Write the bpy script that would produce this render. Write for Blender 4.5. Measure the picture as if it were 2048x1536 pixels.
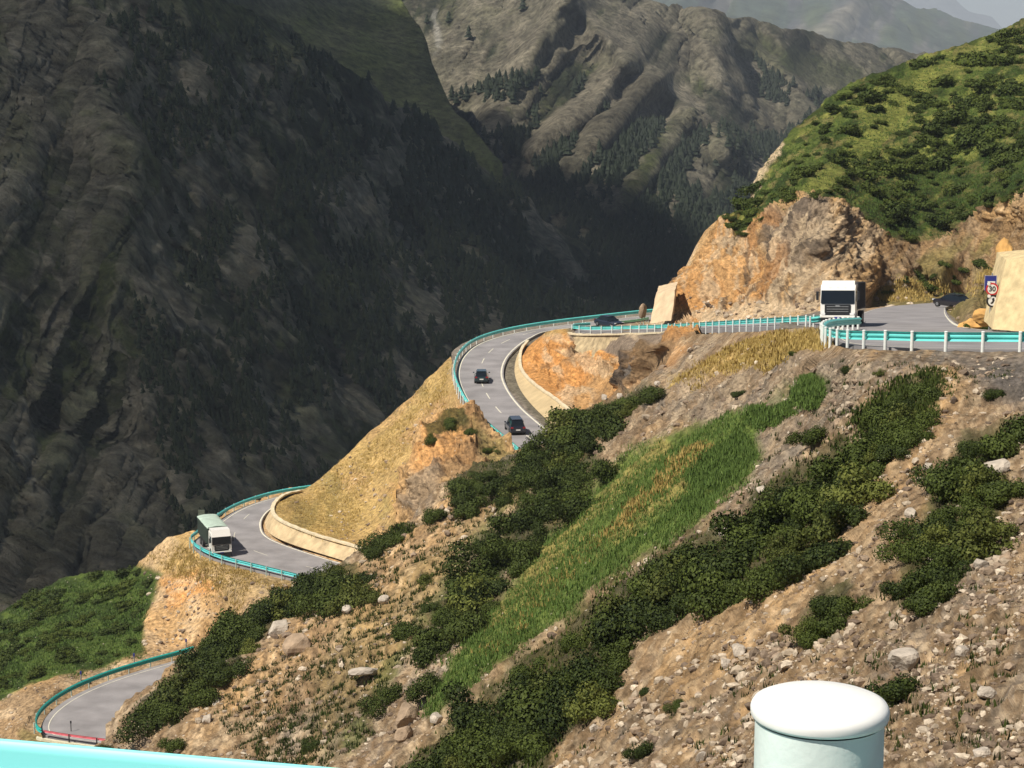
import bpy, bmesh, math, random
import numpy as np
from mathutils import Vector, Matrix
R = math.radians
random.seed(7)
rng = np.random.default_rng(11)
for o in list(bpy.data.objects): bpy.data.objects.remove(o)
sc = bpy.context.scene
COL = sc.collection
# ------------------------------------------------------------------ camera
F = 4000.0                       # focal length in photo pixels (2048 wide)
TH = math.atan(708 / F)          # camera looks down by this much
cam = bpy.data.objects.new('camera', bpy.data.cameras.new('camera'))
COL.objects.link(cam); sc.camera = cam
cam.data.sensor_width = 36; cam.data.lens = 36 * F / 2048
cam.data.clip_start = 0.05; cam.data.clip_end = 60000
cam.rotation_euler = (math.pi / 2 - TH, 0, 0)
# ------------------------------------------------------------------ light
SUN = Vector((-0.80, -0.55, 0.0)).normalized()
EL = R(53)
SUN = Vector((SUN.x * math.cos(EL), SUN.y * math.cos(EL), math.sin(EL)))
w = bpy.data.worlds.new('World'); sc.world = w; w.use_nodes = True
nt = w.node_tree; bg = nt.nodes['Background']
sky = nt.nodes.new('ShaderNodeTexSky'); sky.sky_type = 'NISHITA'; sky.sun_disc = False
sky.sun_elevation = EL; sky.sun_rotation = math.atan2(SUN.x, SUN.y)
sky.air_density = 1.0; sky.dust_density = 2.5; sky.ozone_density = 1.0; sky.altitude = 3000
nt.links.new(sky.outputs[0], bg.inputs[0]); bg.inputs[1].default_value = 0.05
sl = bpy.data.lights.new('sun', 'SUN'); sl.energy = 5.0; sl.angle = R(0.5); sl.color = (1.0, 0.93, 0.82)
so = bpy.data.objects.new('sun', sl); COL.objects.link(so)
so.rotation_euler = SUN.to_track_quat('Z', 'Y').to_euler(); so.location = (-50, -50, 100)
sc.view_settings.view_transform = 'Standard'; sc.view_settings.look = 'None'
sc.view_settings.exposure = 0.36; sc.view_settings.gamma = 1
sc.render.engine = 'CYCLES'
try:
    sc.cycles.volume_step_rate = 1.0; sc.cycles.volume_bounces = 0
    sc.cycles.max_bounces = 4; sc.cycles.diffuse_bounces = 2; sc.cycles.transparent_max_bounces = 12
except Exception: pass
# ------------------------------------------------------------------ helpers
CT, ST = math.cos(TH), math.sin(TH)
def ray(px, py):
    u = (np.asarray(px, float) - 1024) / F; v = -(np.asarray(py, float) - 768) / F
    return u, CT + v * ST, -ST + v * CT
def at(px, py, Y):
    x, y, z = ray(px, py); t = Y / y
    return Vector((float(x * t), float(y * t), float(z * t)))
def atz(px, py, z0):
    x, y, z = ray(px, py); t = z0 / z
    return Vector((float(x * t), float(y * t), float(z * t)))
def atp(px, py, a=-3.84, b=-0.12):        # on the plane z = a + b*Y
    x, y, z = ray(px, py); Y = a / (z / y - b)
    return at(px, py, float(Y))
def lerp(x, pts):
    p = np.array(pts, float); return np.interp(x, p[:, 0], p[:, 1])
def _h(ix, iy, iz, s):
    n = (ix * 374761393 + iy * 668265263 + iz * 2147483647 + s * 1274126177) & 0xffffffff
    n = ((n ^ (n >> 13)) * 1274126177) & 0xffffffff
    n = ((n ^ (n >> 16)) * 2246822519) & 0xffffffff
    return ((n ^ (n >> 15)) & 0xffffff) / float(0xffffff)
def vnoise(P, s=0):
    P = np.asarray(P, float); I = np.floor(P).astype(np.int64); f = P - I
    f = f * f * f * (f * (f * 6 - 15) + 10); r = 0
    for a in (0, 1):
        wa = f[..., 0] if a else 1 - f[..., 0]
        for b in (0, 1):
            wb = f[..., 1] if b else 1 - f[..., 1]
            for c in (0, 1):
                wc = f[..., 2] if c else 1 - f[..., 2]
                r = r + wa * wb * wc * _h(I[..., 0] + a, I[..., 1] + b, I[..., 2] + c, s)
    return r * 2 - 1
_RM = np.array([[0.0, 0.8, 0.6], [-0.8, 0.36, -0.48], [-0.6, -0.48, 0.64]])
def fbm(P, octv=4, s=0, ridged=False, gain=0.5):
    P = np.asarray(P, float); t = 0; a = 1; n = 0
    for k in range(octv):
        v = vnoise(P, s + k * 17)
        if ridged: v = 1 - 2 * np.abs(v)
        t = t + a * v; n += a; a *= gain; P = (P * 2.03) @ _RM.T + 3.7
    return t / n
def pin(poly, X, Y):                       # signed distance to a polygon, + inside
    p = np.array(poly, float); ins = np.zeros(X.shape, bool); D = np.full(X.shape, 1e9)
    for i in range(len(p)):
        x1, y1 = p[i]; x2, y2 = p[(i + 1) % len(p)]
        with np.errstate(divide='ignore', invalid='ignore'):
            c = ((y1 > Y) != (y2 > Y)) & (X < (x2 - x1) * (Y - y1) / (y2 - y1 + 1e-12) + x1)
        ins ^= c
        dx, dy = x2 - x1, y2 - y1; L = dx * dx + dy * dy + 1e-9
        t = np.clip(((X - x1) * dx + (Y - y1) * dy) / L, 0, 1)
        D = np.minimum(D, np.hypot(X - x1 - t * dx, Y - y1 - t * dy))
    return np.where(ins, D, -D)
def pline(pts, X, Y):
    p = np.array(pts, float); D = np.full(X.shape, 1e9)
    for i in range(len(p) - 1):
        x1, y1 = p[i]; x2, y2 = p[i + 1]; dx, dy = x2 - x1, y2 - y1; L = dx * dx + dy * dy + 1e-9
        t = np.clip(((X - x1) * dx + (Y - y1) * dy) / L, 0, 1)
        D = np.minimum(D, np.hypot(X - x1 - t * dx, Y - y1 - t * dy))
    return D
def sstep(x): x = np.clip(x, 0, 1); return x * x * (3 - 2 * x)
def tag(o, label=None, cat=None, group=None, kind=None):
    if label: o['label'] = label
    if cat: o['category'] = cat
    if group: o['group'] = group
    if kind: o['kind'] = kind
    return o
def npmesh(name, V, Fc, mat, parent=None, col=None, smooth=True):
    V = np.asarray(V, np.float32); Fc = np.asarray(Fc, np.int32); k = Fc.shape[1]
    me = bpy.data.meshes.new(name); me.vertices.add(len(V)); me.vertices.foreach_set('co', V.ravel())
    me.loops.add(Fc.size); me.loops.foreach_set('vertex_index', Fc.ravel())
    me.polygons.add(len(Fc)); me.polygons.foreach_set('loop_start', np.arange(0, Fc.size, k, dtype=np.int32))
    me.polygons.foreach_set('loop_total', np.full(len(Fc), k, np.int32))
    me.polygons.foreach_set('use_smooth', np.full(len(Fc), smooth, bool))
    me.update(calc_edges=True)
    if col is not None:
        a = me.color_attributes.new('tint', 'FLOAT_COLOR', 'POINT')
        c = np.ones((len(V), 4), np.float32); c[:, :3] = col; a.data.foreach_set('color', c.ravel())
    me.materials.append(mat)
    o = bpy.data.objects.new(name, me); COL.objects.link(o)
    if parent: o.parent = parent
    return o
def empty(name, loc, rz=0):
    o = bpy.data.objects.new(name, None); COL.objects.link(o); o.location = loc; o.rotation_euler = (0, 0, rz)
    o.empty_display_size = 0.5; return o
class MB:                                   # collects shapes into one mesh
    def __init__(s): s.bm = bmesh.new()
    def box(s, c, size, rot=None, bevel=0, taper=None):
        r = bmesh.ops.create_cube(s.bm, size=1); vs = r['verts']
        for v in vs:
            v.co = Vector((v.co.x * size[0], v.co.y * size[1], v.co.z * size[2]))
            if taper and v.co.z > 0: v.co.x *= taper[0]; v.co.y *= taper[1]
        if bevel:
            es = list({e for v in vs for e in v.link_edges})
            rr = bmesh.ops.bevel(s.bm, geom=es, offset=bevel, segments=2, affect='EDGES', profile=0.6)
            vs = list({v for f in rr['faces'] for v in f.verts} | {v for v in vs if v.is_valid})
        M = Matrix.Translation(c) @ (rot.to_4x4() if rot else Matrix())
        for v in vs: v.co = M @ v.co
        return s
    def cyl(s, a, b, r1, r2=None, n=14):
        a = Vector(a); b = Vector(b); d = b - a; r2 = r1 if r2 is None else r2
        M = Matrix.Translation((a + b) / 2) @ d.to_track_quat('Z', 'Y').to_matrix().to_4x4()
        bmesh.ops.create_cone(s.bm, cap_ends=True, segments=n, radius1=r1, radius2=r2, depth=d.length, matrix=M); return s
    def lathe(s, prof, n=32, c=(0, 0, 0)):
        rings = []
        for r, z in prof:
            if r < 1e-5: rings.append([s.bm.verts.new((c[0], c[1], c[2] + z))]); continue
            rings.append([s.bm.verts.new((c[0] + r * math.cos(2 * math.pi * k / n), c[1] + r * math.sin(2 * math.pi * k / n), c[2] + z)) for k in range(n)])
        for A, B in zip(rings, rings[1:]):
            for k in range(n):
                j = (k + 1) % n
                if len(A) == 1 and len(B) == 1: continue
                if len(A) == 1: s.bm.faces.new((A[0], B[k], B[j]))
                elif len(B) == 1: s.bm.faces.new((A[k], A[j], B[0]))
                else: s.bm.faces.new((A[k], A[j], B[j], B[k]))
        return s
    def poly(s, pts): s.bm.faces.new([s.bm.verts.new(p) for p in pts]); return s
    def prism(s, pts, off):
        off = Vector(off); A = [s.bm.verts.new(p) for p in pts]; B = [s.bm.verts.new(Vector(p) + off) for p in pts]; n = len(A)
        s.bm.faces.new(A); s.bm.faces.new(B[::-1])
        for k in range(n): s.bm.faces.new((A[k], B[k], B[(k + 1) % n], A[(k + 1) % n]))
        return s
    def build(s, name, mat, parent=None, smooth=False):
        bmesh.ops.recalc_face_normals(s.bm, faces=s.bm.faces)
        me = bpy.data.meshes.new(name); s.bm.to_mesh(me); s.bm.free(); me.materials.append(mat)
        if smooth: me.shade_smooth() if hasattr(me, 'shade_smooth') else None
        o = bpy.data.objects.new(name, me); COL.objects.link(o)
        if parent: o.parent = parent
        return o
def copy_tree(o, parent=None):
    c = o.copy(); COL.objects.link(c)
    if parent: c.parent = parent
    for ch in [x for x in o.children]: copy_tree(ch, c)
    return c
# ------------------------------------------------------------------ materials
def mat(name, col, rough=0.8, metal=0.0, noise=0.0, nscale=5.0, bump=0.0, bscale=20.0, coat=0, spec=0.5, emis=None):
    m = bpy.data.materials.new(name); m.use_nodes = True; n = m.node_tree.nodes; l = m.node_tree.links
    b = n['Principled BSDF']; b.inputs['Base Color'].default_value = (*col, 1); b.inputs['Roughness'].default_value = rough
    b.inputs['Metallic'].default_value = metal; b.inputs['Specular IOR Level'].default_value = spec
    if coat: b.inputs['Coat Weight'].default_value = coat
    tc = n.new('ShaderNodeTexCoord')
    if noise:
        t = n.new('ShaderNodeTexNoise'); t.inputs['Scale'].default_value = nscale; t.inputs['Detail'].default_value = 6
        l.new(tc.outputs['Object'], t.inputs['Vector'])
        mr = n.new('ShaderNodeMapRange'); mr.inputs[1].default_value = 0.3; mr.inputs[2].default_value = 0.7
        mr.inputs[3].default_value = 1 - noise; mr.inputs[4].default_value = 1 + noise
        l.new(t.outputs[0], mr.inputs[0])
        vm = n.new('ShaderNodeVectorMath'); vm.operation = 'SCALE'; vm.inputs[0].default_value = col
        l.new(mr.outputs[0], vm.inputs['Scale']); l.new(vm.outputs[0], b.inputs['Base Color'])
    if bump:
        t = n.new('ShaderNodeTexNoise'); t.inputs['Scale'].default_value = bscale; t.inputs['Detail'].default_value = 5
        l.new(tc.outputs['Object'], t.inputs['Vector'])
        bp = n.new('ShaderNodeBump'); bp.inputs['Strength'].default_value = bump; bp.inputs['Distance'].default_value = 0.05
        l.new(t.outputs[0], bp.inputs['Height']); l.new(bp.outputs[0], b.inputs['Normal'])
    return m
def terrain_mat(name, s1, s2, amp1=0.35, amp2=0.35, bump=0.6, bdist=0.3, speck=0.0, spscale=2.0, spcol=(0.5, 0.42, 0.33)):
    m = bpy.data.materials.new(name); m.use_nodes = True; n = m.node_tree.nodes; l = m.node_tree.links
    b = n['Principled BSDF']; b.inputs['Roughness'].default_value = 0.95; b.inputs['Specular IOR Level'].default_value = 0.15
    at_ = n.new('ShaderNodeVertexColor'); at_.layer_name = 'tint'
    tc = n.new('ShaderNodeTexCoord'); cur = at_.outputs[0]
    for sc_, am in ((s1, amp1), (s2, amp2)):
        t = n.new('ShaderNodeTexNoise'); t.inputs['Scale'].default_value = sc_; t.inputs['Detail'].default_value = 7; t.inputs['Roughness'].default_value = 0.65
        l.new(tc.outputs['Object'], t.inputs['Vector'])
        mr = n.new('ShaderNodeMapRange'); mr.inputs[1].default_value = 0.32; mr.inputs[2].default_value = 0.68
        mr.inputs[3].default_value = 1 - am; mr.inputs[4].default_value = 1 + am; l.new(t.outputs[0], mr.inputs[0])
        vm = n.new('ShaderNodeVectorMath'); vm.operation = 'SCALE'; l.new(cur, vm.inputs[0]); l.new(mr.outputs[0], vm.inputs['Scale']); cur = vm.outputs[0]
    if speck:
        v = n.new('ShaderNodeTexVoronoi'); v.inputs['Scale'].default_value = spscale; l.new(tc.outputs['Object'], v.inputs['Vector'])
        mr = n.new('ShaderNodeMapRange'); mr.inputs[1].default_value = 0.16; mr.inputs[2].default_value = 0.10; l.new(v.outputs['Distance'], mr.inputs[0])
        sp = n.new('ShaderNodeSeparateColor'); l.new(v.outputs['Color'], sp.inputs[0])
        gt = n.new('ShaderNodeMath'); gt.operation = 'LESS_THAN'; gt.inputs[1].default_value = speck; l.new(sp.outputs[0], gt.inputs[0])
        mu = n.new('ShaderNodeMath'); mu.operation = 'MULTIPLY'; l.new(mr.outputs[0], mu.inputs[0]); l.new(gt.outputs[0], mu.inputs[1])
        mx = n.new('ShaderNodeMix'); mx.data_type = 'RGBA'; l.new(mu.outputs[0], mx.inputs[0]); l.new(cur, mx.inputs[6]); mx.inputs[7].default_value = (*spcol, 1); cur = mx.outputs[2]
    l.new(cur, b.inputs['Base Color'])
    t = n.new('ShaderNodeTexNoise'); t.inputs['Scale'].default_value = s2 * 1.3; t.inputs['Detail'].default_value = 8; t.inputs['Roughness'].default_value = 0.7
    l.new(tc.outputs['Object'], t.inputs['Vector'])
    bp = n.new('ShaderNodeBump'); bp.inputs['Strength'].default_value = bump; bp.inputs['Distance'].default_value = bdist
    l.new(t.outputs[0], bp.inputs['Height']); l.new(bp.outputs[0], b.inputs['Normal'])
    return m
def leaf_mat(name, c1, c2, trans=0.25):
    m = bpy.data.materials.new(name); m.use_nodes = True; n = m.node_tree.nodes; l = m.node_tree.links
    b = n['Principled BSDF']; b.inputs['Roughness'].default_value = 0.7; b.inputs['Specular IOR Level'].default_value = 0.2
    g = n.new('ShaderNodeNewGeometry'); oi = n.new('ShaderNodeObjectInfo')
    mx = n.new('ShaderNodeMix'); mx.data_type = 'RGBA'; mx.inputs[6].default_value = (*c1, 1); mx.inputs[7].default_value = (*c2, 1)
    a = n.new('ShaderNodeMath'); a.operation = 'MULTIPLY_ADD'; l.new(g.outputs['Random Per Island'], a.inputs[0]); a.inputs[1].default_value = 0.5
    q = n.new('ShaderNodeMath'); q.operation = 'MULTIPLY'; q.inputs[1].default_value = 0.5; l.new(oi.outputs['Random'], q.inputs[0]); l.new(q.outputs[0], a.inputs[2])
    l.new(a.outputs[0], mx.inputs[0]); l.new(mx.outputs[2], b.inputs['Base Color'])
    return m
M_slope = terrain_mat('stony_earth', 0.25, 2.2, 0.25, 0.6, 1.0, 0.22, 0.30, 1.5, (0.50, 0.42, 0.33))
M_cliff = terrain_mat('cliff_rock', 0.3, 2.0, 0.25, 0.5, 1.0, 0.35)
M_far = terrain_mat('mountain_rock', 0.025, 0.14, 0.4, 0.65, 1.0, 6.0)
M_vfar = terrain_mat('distant_rock', 0.002, 0.012, 0.3, 0.5, 0.8, 20.0)
M_asph = mat('asphalt', (0.26, 0.245, 0.245), 0.85, noise=0.22, nscale=0.35, bump=0.3, bscale=30)
M_line = mat('road_paint', (0.72, 0.68, 0.55), 0.7, noise=0.15, nscale=2)
M_teal = mat('teal_paint', (0.14, 0.60, 0.57), 0.4, noise=0.12, nscale=0.8)
M_nteal = mat('pale_teal_paint', (0.30, 0.86, 0.86), 0.5, noise=0.04, nscale=2)
M_post = mat('post_paint', (0.78, 0.80, 0.76), 0.45, noise=0.06, nscale=8)
M_npost = mat('white_post_paint', (0.68, 0.78, 0.74), 0.5, noise=0.05, nscale=10, bump=0.05, bscale=60)
M_pink = mat('faded_red_paint', (0.62, 0.12, 0.15), 0.6, noise=0.2, nscale=2)
M_conc = mat('stone_masonry', (0.50, 0.38, 0.22), 0.95, noise=0.28, nscale=0.9, bump=1.0, bscale=4)
M_cap = mat('pale_coping', (0.66, 0.56, 0.38), 0.9, noise=0.2, nscale=2)
M_rock = mat('pale_boulder', (0.44, 0.38, 0.31), 0.95, noise=0.3, nscale=1.5, bump=1.0, bscale=4)
M_rockb = mat('brown_boulder', (0.33, 0.24, 0.16), 0.95, noise=0.3, nscale=1.5, bump=1.0, bscale=4)
M_shrub = leaf_mat('dark_shrub_leaves', (0.007, 0.016, 0.003), (0.082, 0.108, 0.018))
M_hshrub = leaf_mat('hill_shrub_leaves', (0.016, 0.030, 0.005), (0.085, 0.11, 0.016))
M_grass = leaf_mat('green_grass', (0.030, 0.072, 0.012), (0.15, 0.22, 0.05))
M_ygrass = leaf_mat('dry_grass', (0.22, 0.15, 0.035), (0.52, 0.38, 0.13))
M_fir = leaf_mat('fir_needles', (0.010, 0.016, 0.008), (0.030, 0.042, 0.020))
M_bark = mat('bark', (0.06, 0.045, 0.03), 0.9, noise=0.2)
M_white = mat('white_paint', (0.82, 0.80, 0.74), 0.35, coat=0.4)
M_blackp = mat('black_plastic', (0.012, 0.013, 0.015), 0.5)
M_glass = mat('dark_glass', (0.01, 0.014, 0.018), 0.08)
M_tyre = mat('tyre_rubber', (0.015, 0.015, 0.015), 0.9)
M_rim = mat('steel_rim', (0.35, 0.35, 0.36), 0.4, metal=0.8)
M_lamp = mat('lamp_glass', (0.75, 0.76, 0.75), 0.1)
M_red = mat('red_enamel', (0.55, 0.03, 0.03), 0.4)
M_tail = mat('red_lamp_glass', (0.30, 0.01, 0.01), 0.2)
M_blue = mat('blue_enamel', (0.02, 0.03, 0.22), 0.4)
M_steel = mat('galvanised_steel', (0.35, 0.36, 0.36), 0.5, metal=0.5, noise=0.2)
M_canvas = mat('green_canvas', (0.030, 0.045, 0.034), 0.85, noise=0.25, nscale=1.5)
M_canvtop = mat('pale_canvas', (0.40, 0.50, 0.42), 0.85, noise=0.15, nscale=1.5)
M_cargo = mat('dark_cargo_panel', (0.05, 0.045, 0.045), 0.7, noise=0.2)
# ------------------------------------------------------------------ terrain
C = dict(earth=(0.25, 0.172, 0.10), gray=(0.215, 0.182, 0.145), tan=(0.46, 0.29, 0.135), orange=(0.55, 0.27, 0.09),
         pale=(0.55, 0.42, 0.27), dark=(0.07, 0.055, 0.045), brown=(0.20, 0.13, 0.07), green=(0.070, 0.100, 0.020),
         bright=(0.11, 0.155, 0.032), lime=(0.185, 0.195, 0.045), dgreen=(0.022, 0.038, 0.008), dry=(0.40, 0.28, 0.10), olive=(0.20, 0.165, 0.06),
         forest=(0.034, 0.042, 0.022), mrock=(0.125, 0.118, 0.078), mpale=(0.31, 0.275, 0.20), mgreen=(0.085, 0.100, 0.034),
         mtan=(0.15, 0.135, 0.095), bluegreen=(0.07, 0.10, 0.06), slate=(0.10, 0.10, 0.10), white=(0.7, 0.68, 0.62), ditch=(0.16, 0.14, 0.10))
def tps(ctrl):
    c = []
    for q in ctrl:
        if len(q) == 4:
            z = q[3]; x, y, zz = ray(q[0], q[1]); c.append((q[0], q[1], float(y * z / zz)))
        else: c.append(q)
    c = np.array(c, float); P = c[:, :2] / 1000; v = np.log(c[:, 2]); n = len(c)
    def U(r2): return 0.5 * r2 * np.log(r2 + 1e-12)
    D = ((P[:, None] - P[None]) ** 2).sum(-1); K = U(D) + np.eye(n) * 1e-5
    A = np.zeros((n + 3, n + 3)); A[:n, :n] = K; A[:n, n] = 1; A[:n, n + 1:] = P; A[n, :n] = 1; A[n + 1:, :n] = P.T
    s = np.linalg.solve(A, np.r_[v, 0, 0, 0])
    def f(X, Y):
        X = X / 1000; Y = Y / 1000; r = s[n] + s[n + 1] * X + s[n + 2] * Y
        for k in range(n): r = r + s[k] * U((X - P[k, 0]) ** 2 + (Y - P[k, 1]) ** 2)
        return np.exp(r)
    return f
LAYERS = {}
class Layer:
    def sample(s, px, py):
        if not hasattr(s, 'px'):
            V = s.P[:, s.nb:]; c = V[..., 1] * CT - V[..., 2] * ST; s.px = 1024 + F * V[..., 0] / c; s.py = 768 - F * (V[..., 2] * CT + V[..., 1] * ST) / c
        d = (s.px - px) ** 2 + (s.py - py) ** 2; m = d.min(); c = np.argwhere(d <= max(m, 16) + 1e-6)
        i, j = min(c.tolist(), key=lambda q: s.P[q[0], s.nb + q[1], 1])
        return Vector(s.P[i, s.nb + j].tolist()), Vector(s.N[i, s.nb + j].tolist())
    def sample_grid(s, px, py):
        i = int(round((px - s.x0) / s.dx)); i = max(0, min(s.nx - 1, i))
        t = (py - s.top[i]) / (s.bot[i] - s.top[i]); j = s.nb + int(round(max(0, min(1, t)) * (s.ny - 1)))
        j = min(max(j, s.nb), s.nb + s.ny - 1)
        return Vector(s.P[i, j].tolist()), Vector(s.N[i, j].tolist())
def layer(name, x0, x1, dx, top, bot, dy, ctrl, back, material, base, paints, relief, ridges=(), warp=(12, 60), clamps=(), jit=0, fades=(), gain=1.0, gul=(), nearfade=False):
    L = Layer(); L.x0, L.dx = x0, dx
    xs = np.arange(x0, x1 + dx, dx); nx = len(xs)
    tp = lerp(xs, top); bt = lerp(xs, bot)
    if jit: tp = tp + jit * fbm(np.stack([xs / 22.0, xs * 0, xs * 0 + 5], -1), 4, 3)
    ny = int(max(10, (bt - tp).max() / dy)); tt = np.linspace(0, 1, ny)
    X = np.repeat(xs[:, None], ny, 1); Y = tp[:, None] + (bt - tp)[:, None] * tt[None]
    D = ctrl(X, Y) if callable(ctrl) else tps(ctrl)(X, Y)
    for pts, amp, wd in ridges:
        d = pline(pts, X, Y); d = d * (1 + 0.35 * fbm(np.stack([X / 40, Y / 40, X * 0], -1), 3, 9)); D = D * (1 - amp * np.exp(-(d / wd) ** 2))
    RG = np.zeros(X.shape)
    for am, wu, wv, an, sd_, poly in gul:
        a = math.radians(an); u = (X * math.cos(a) + Y * math.sin(a)) / wu; v = (-X * math.sin(a) + Y * math.cos(a)) / wv
        wg = sstep(0.5 + pin(poly, X, Y) / 120) if poly else 1
        q_ = fbm(np.stack([u + 0.25 * fbm(np.stack([X / 90, Y / 90, X * 0], -1), 3, sd_ + 3), v, X * 0 + sd_], -1), 4, sd_, True, 0.45)
        D = D * (1 - am * wg * q_); RG = RG * (1 - wg) + q_ * wg
    rx, ry, rz = ray(X, Y); T = D / ry
    P = np.stack([rx * T, ry * T, rz * T], -1)
    def normals(P):
        a = np.gradient(P, axis=0); b = np.gradient(P, axis=1); n = np.cross(a, b); n /= np.linalg.norm(n, axis=-1, keepdims=True) + 1e-9
        f = np.sign((n * P).sum(-1, keepdims=True)); return n * -np.where(f == 0, 1, f)
    N = normals(P)
    # material classes
    wx, sx = warp
    W1 = fbm(np.stack([X / sx, Y / sx, X * 0 + 1], -1), 5, 21, gain=0.62); W2 = fbm(np.stack([X / 8, Y / 8, X * 0], -1), 3, 55)
    colr = np.ones(X.shape + (3,)) * np.array(C[base]); rough = np.ones(X.shape)
    for pt in paints:
        kind, geo, cl, fe, op = pt[:5]; rg = pt[5] if len(pt) > 5 else None
        if kind == 'p': sd = pin(geo, X, Y)
        elif kind == 'l': sd = geo[1] - pline(geo[0], X, Y)
        elif kind == 'r': sd = (RG - geo) * 100 if geo > 0 else (-geo - RG) * 100
        elif kind == 'n':                      # noise patches (sx, sy, angle, threshold, seed)
            a = geo[2]; u = (X * math.cos(a) + Y * math.sin(a)) / geo[0]; v = (-X * math.sin(a) + Y * math.cos(a)) / geo[1]
            sd = (fbm(np.stack([u, v, X * 0 + geo[4]], -1), 5, geo[4], gain=0.6) - geo[3]) * 100
            if len(geo) > 5: sd = np.minimum(sd, pin(geo[5], X, Y) + wx * W1)
        wgt = sstep(0.5 + (sd + (wx * W1 + wx * 0.35 * W2 if kind != 'n' else 0)) / fe) * op
        colr = colr * (1 - wgt[..., None]) + np.array(C[cl]) * wgt[..., None]
        if rg is not None: rough = rough * (1 - wgt) + rg * wgt
    for fl, fr in fades: rough = rough * sstep((pline(fl, X, Y) - 2) / fr)
    nearf = np.clip(D / 150, 0.25, 1) if nearfade else 1
    for amp, sc_, st, o_, rid, sd in relief:   # metres, metres, stretch vector, octaves
        Q = P / sc_
        if st is not None:
            f = Vector(st[0]).normalized(); f = np.array(f); Q = Q - (Q @ f)[..., None] * f * (1 - 1 / st[1])
        n = fbm(Q, o_, sd, rid, 0.55)
        P = P + N * (amp * n * rough * (nearf if sc_ > 3 else 1))[..., None]
    for cf in clamps: P = cf(P)
    N = normals(P)
    L.P0 = P
    # rows behind the crest
    rows = []; base_ = P[:, 0]; bc = []
    acc = np.zeros_like(base_); prev = base_
    for (by, bz) in back:
        q = base_ + np.array([0, by, bz]) + (base_[:, :1] / base_[:, 1:2]) * np.array([by, 0, 0]); rows.append(q); bc.append(colr[:, 0])
    rows = rows[::-1]; bc = bc[::-1]
    nb = len(rows)
    if nb:
        P = np.concatenate([np.stack(rows, 1), P], 1); colr = np.concatenate([np.stack(bc, 1), colr], 1); N = np.concatenate([np.repeat(N[:, :1], nb, 1), N], 1)
    L.P, L.N, L.nb, L.nx, L.ny, L.top, L.bot, L.tops = P, N, nb, nx, ny, tp, bt, top
    nr = P.shape[1]; idx = np.arange(nx * nr).reshape(nx, nr)
    Fc = np.stack([idx[:-1, :-1], idx[:-1, 1:], idx[1:, 1:], idx[1:, :-1]], -1).reshape(-1, 4)
    colr = np.clip(colr * gain, 0, 1)
    L.o = npmesh(name, P.reshape(-1, 3), Fc, material, col=colr.reshape(-1, 3)); tag(L.o, kind='structure')
    return L
FL = (-0.62, 0.10, -0.55)       # fall line of the near slope
FLr = (FL, 4.0)
# --- road edges, photo pixels
B_out = [(1330, 628), (1290, 631), (1200, 641), (1090, 655), (1010, 670), (955, 688), (925, 712), (913, 742), (917, 772), (938, 812), (972, 850), (1030, 902), (1075, 945)]
B_in = [(1330, 636), (1290, 640), (1200, 650), (1098, 662), (1062, 676), (1034, 696), (1014, 720), (1007, 748), (1017, 778), (1042, 812), (1075, 842), (1113, 872), (1170, 915)]
C_out = [(700, 973), (605, 985), (540, 997), (480, 1017), (436, 1042), (400, 1072), (386, 1086), (402, 1103), (445, 1122), (540, 1146), (620, 1166), (700, 1190)]
C_in = [(700, 985), (615, 990), (572, 1003), (540, 1020), (524, 1041), (526, 1062), (540, 1076), (566, 1088), (600, 1100), (655, 1118), (700, 1130), (760, 1145)]
D_out = [(410, 1303), (362, 1318), (290, 1338), (215, 1362), (150, 1390), (105, 1420), (84, 1447), (88, 1468), (120, 1476), (175, 1484), (260, 1494), (330, 1506)]
D_in = [(440, 1345), (400, 1362), (360, 1380), (320, 1398), (290, 1415), (275, 1430), (268, 1440), (268, 1448), (275, 1456), (290, 1466), (320, 1476), (370, 1486)]
def zB(px, py): return -45.0
# flat beds under the decks
def plane_z(z): 
    def f(X, Y):
        x, y, zz = ray(X, Y); return y * z / zz
    return f
def edge_clamp(polyfn):
    return polyfn
def wclamp(pa_, pb_, zc, a=1.2, k=0.8):
    poly = [(p.x, p.y) for p in [atz(x, y, zc) for x, y in pa_]] + [(p.x, p.y) for p in [atz(x, y, zc) for x, y in pb_]][::-1]
    def f(P):
        sd = pin(poly, P[..., 0], P[..., 1]); lim = zc - 0.35 + np.maximum(0, -sd - a) * k
        P = P.copy(); P[..., 2] = np.minimum(P[..., 2], lim); return P
    return f
KC = wclamp(C_out, C_in, -63.0); KD = wclamp(D_out, D_in, -71.0, 1.8, 2.2)
A_in = [(1938, 609.5), (1915, 611), (1893, 614), (1893, 624), (1900, 636), (1916, 649), (1940, 656), (1980, 660), (2048, 664), (2200, 668), (2400, 671)]
A_out = [(1938, 603), (1905, 604), (1860, 606), (1770, 614), (1722, 627), (1690, 646), (1668, 667), (1700, 689), (1850, 697), (2100, 700), (2400, 703)]
def KA(P):
    poly = [(p.x, p.y) for p in [atp(x, y) for x, y in A_out] + [atp(x, y) for x, y in A_in][::-1]]
    sd = pin(poly, P[..., 0], P[..., 1]); lim = -3.84 - 0.12 * P[..., 1] - 0.3 + np.maximum(0, -sd - 0.6) * 3.5
    P = P.copy(); P[..., 2] = np.minimum(P[..., 2], lim); return P
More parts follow.
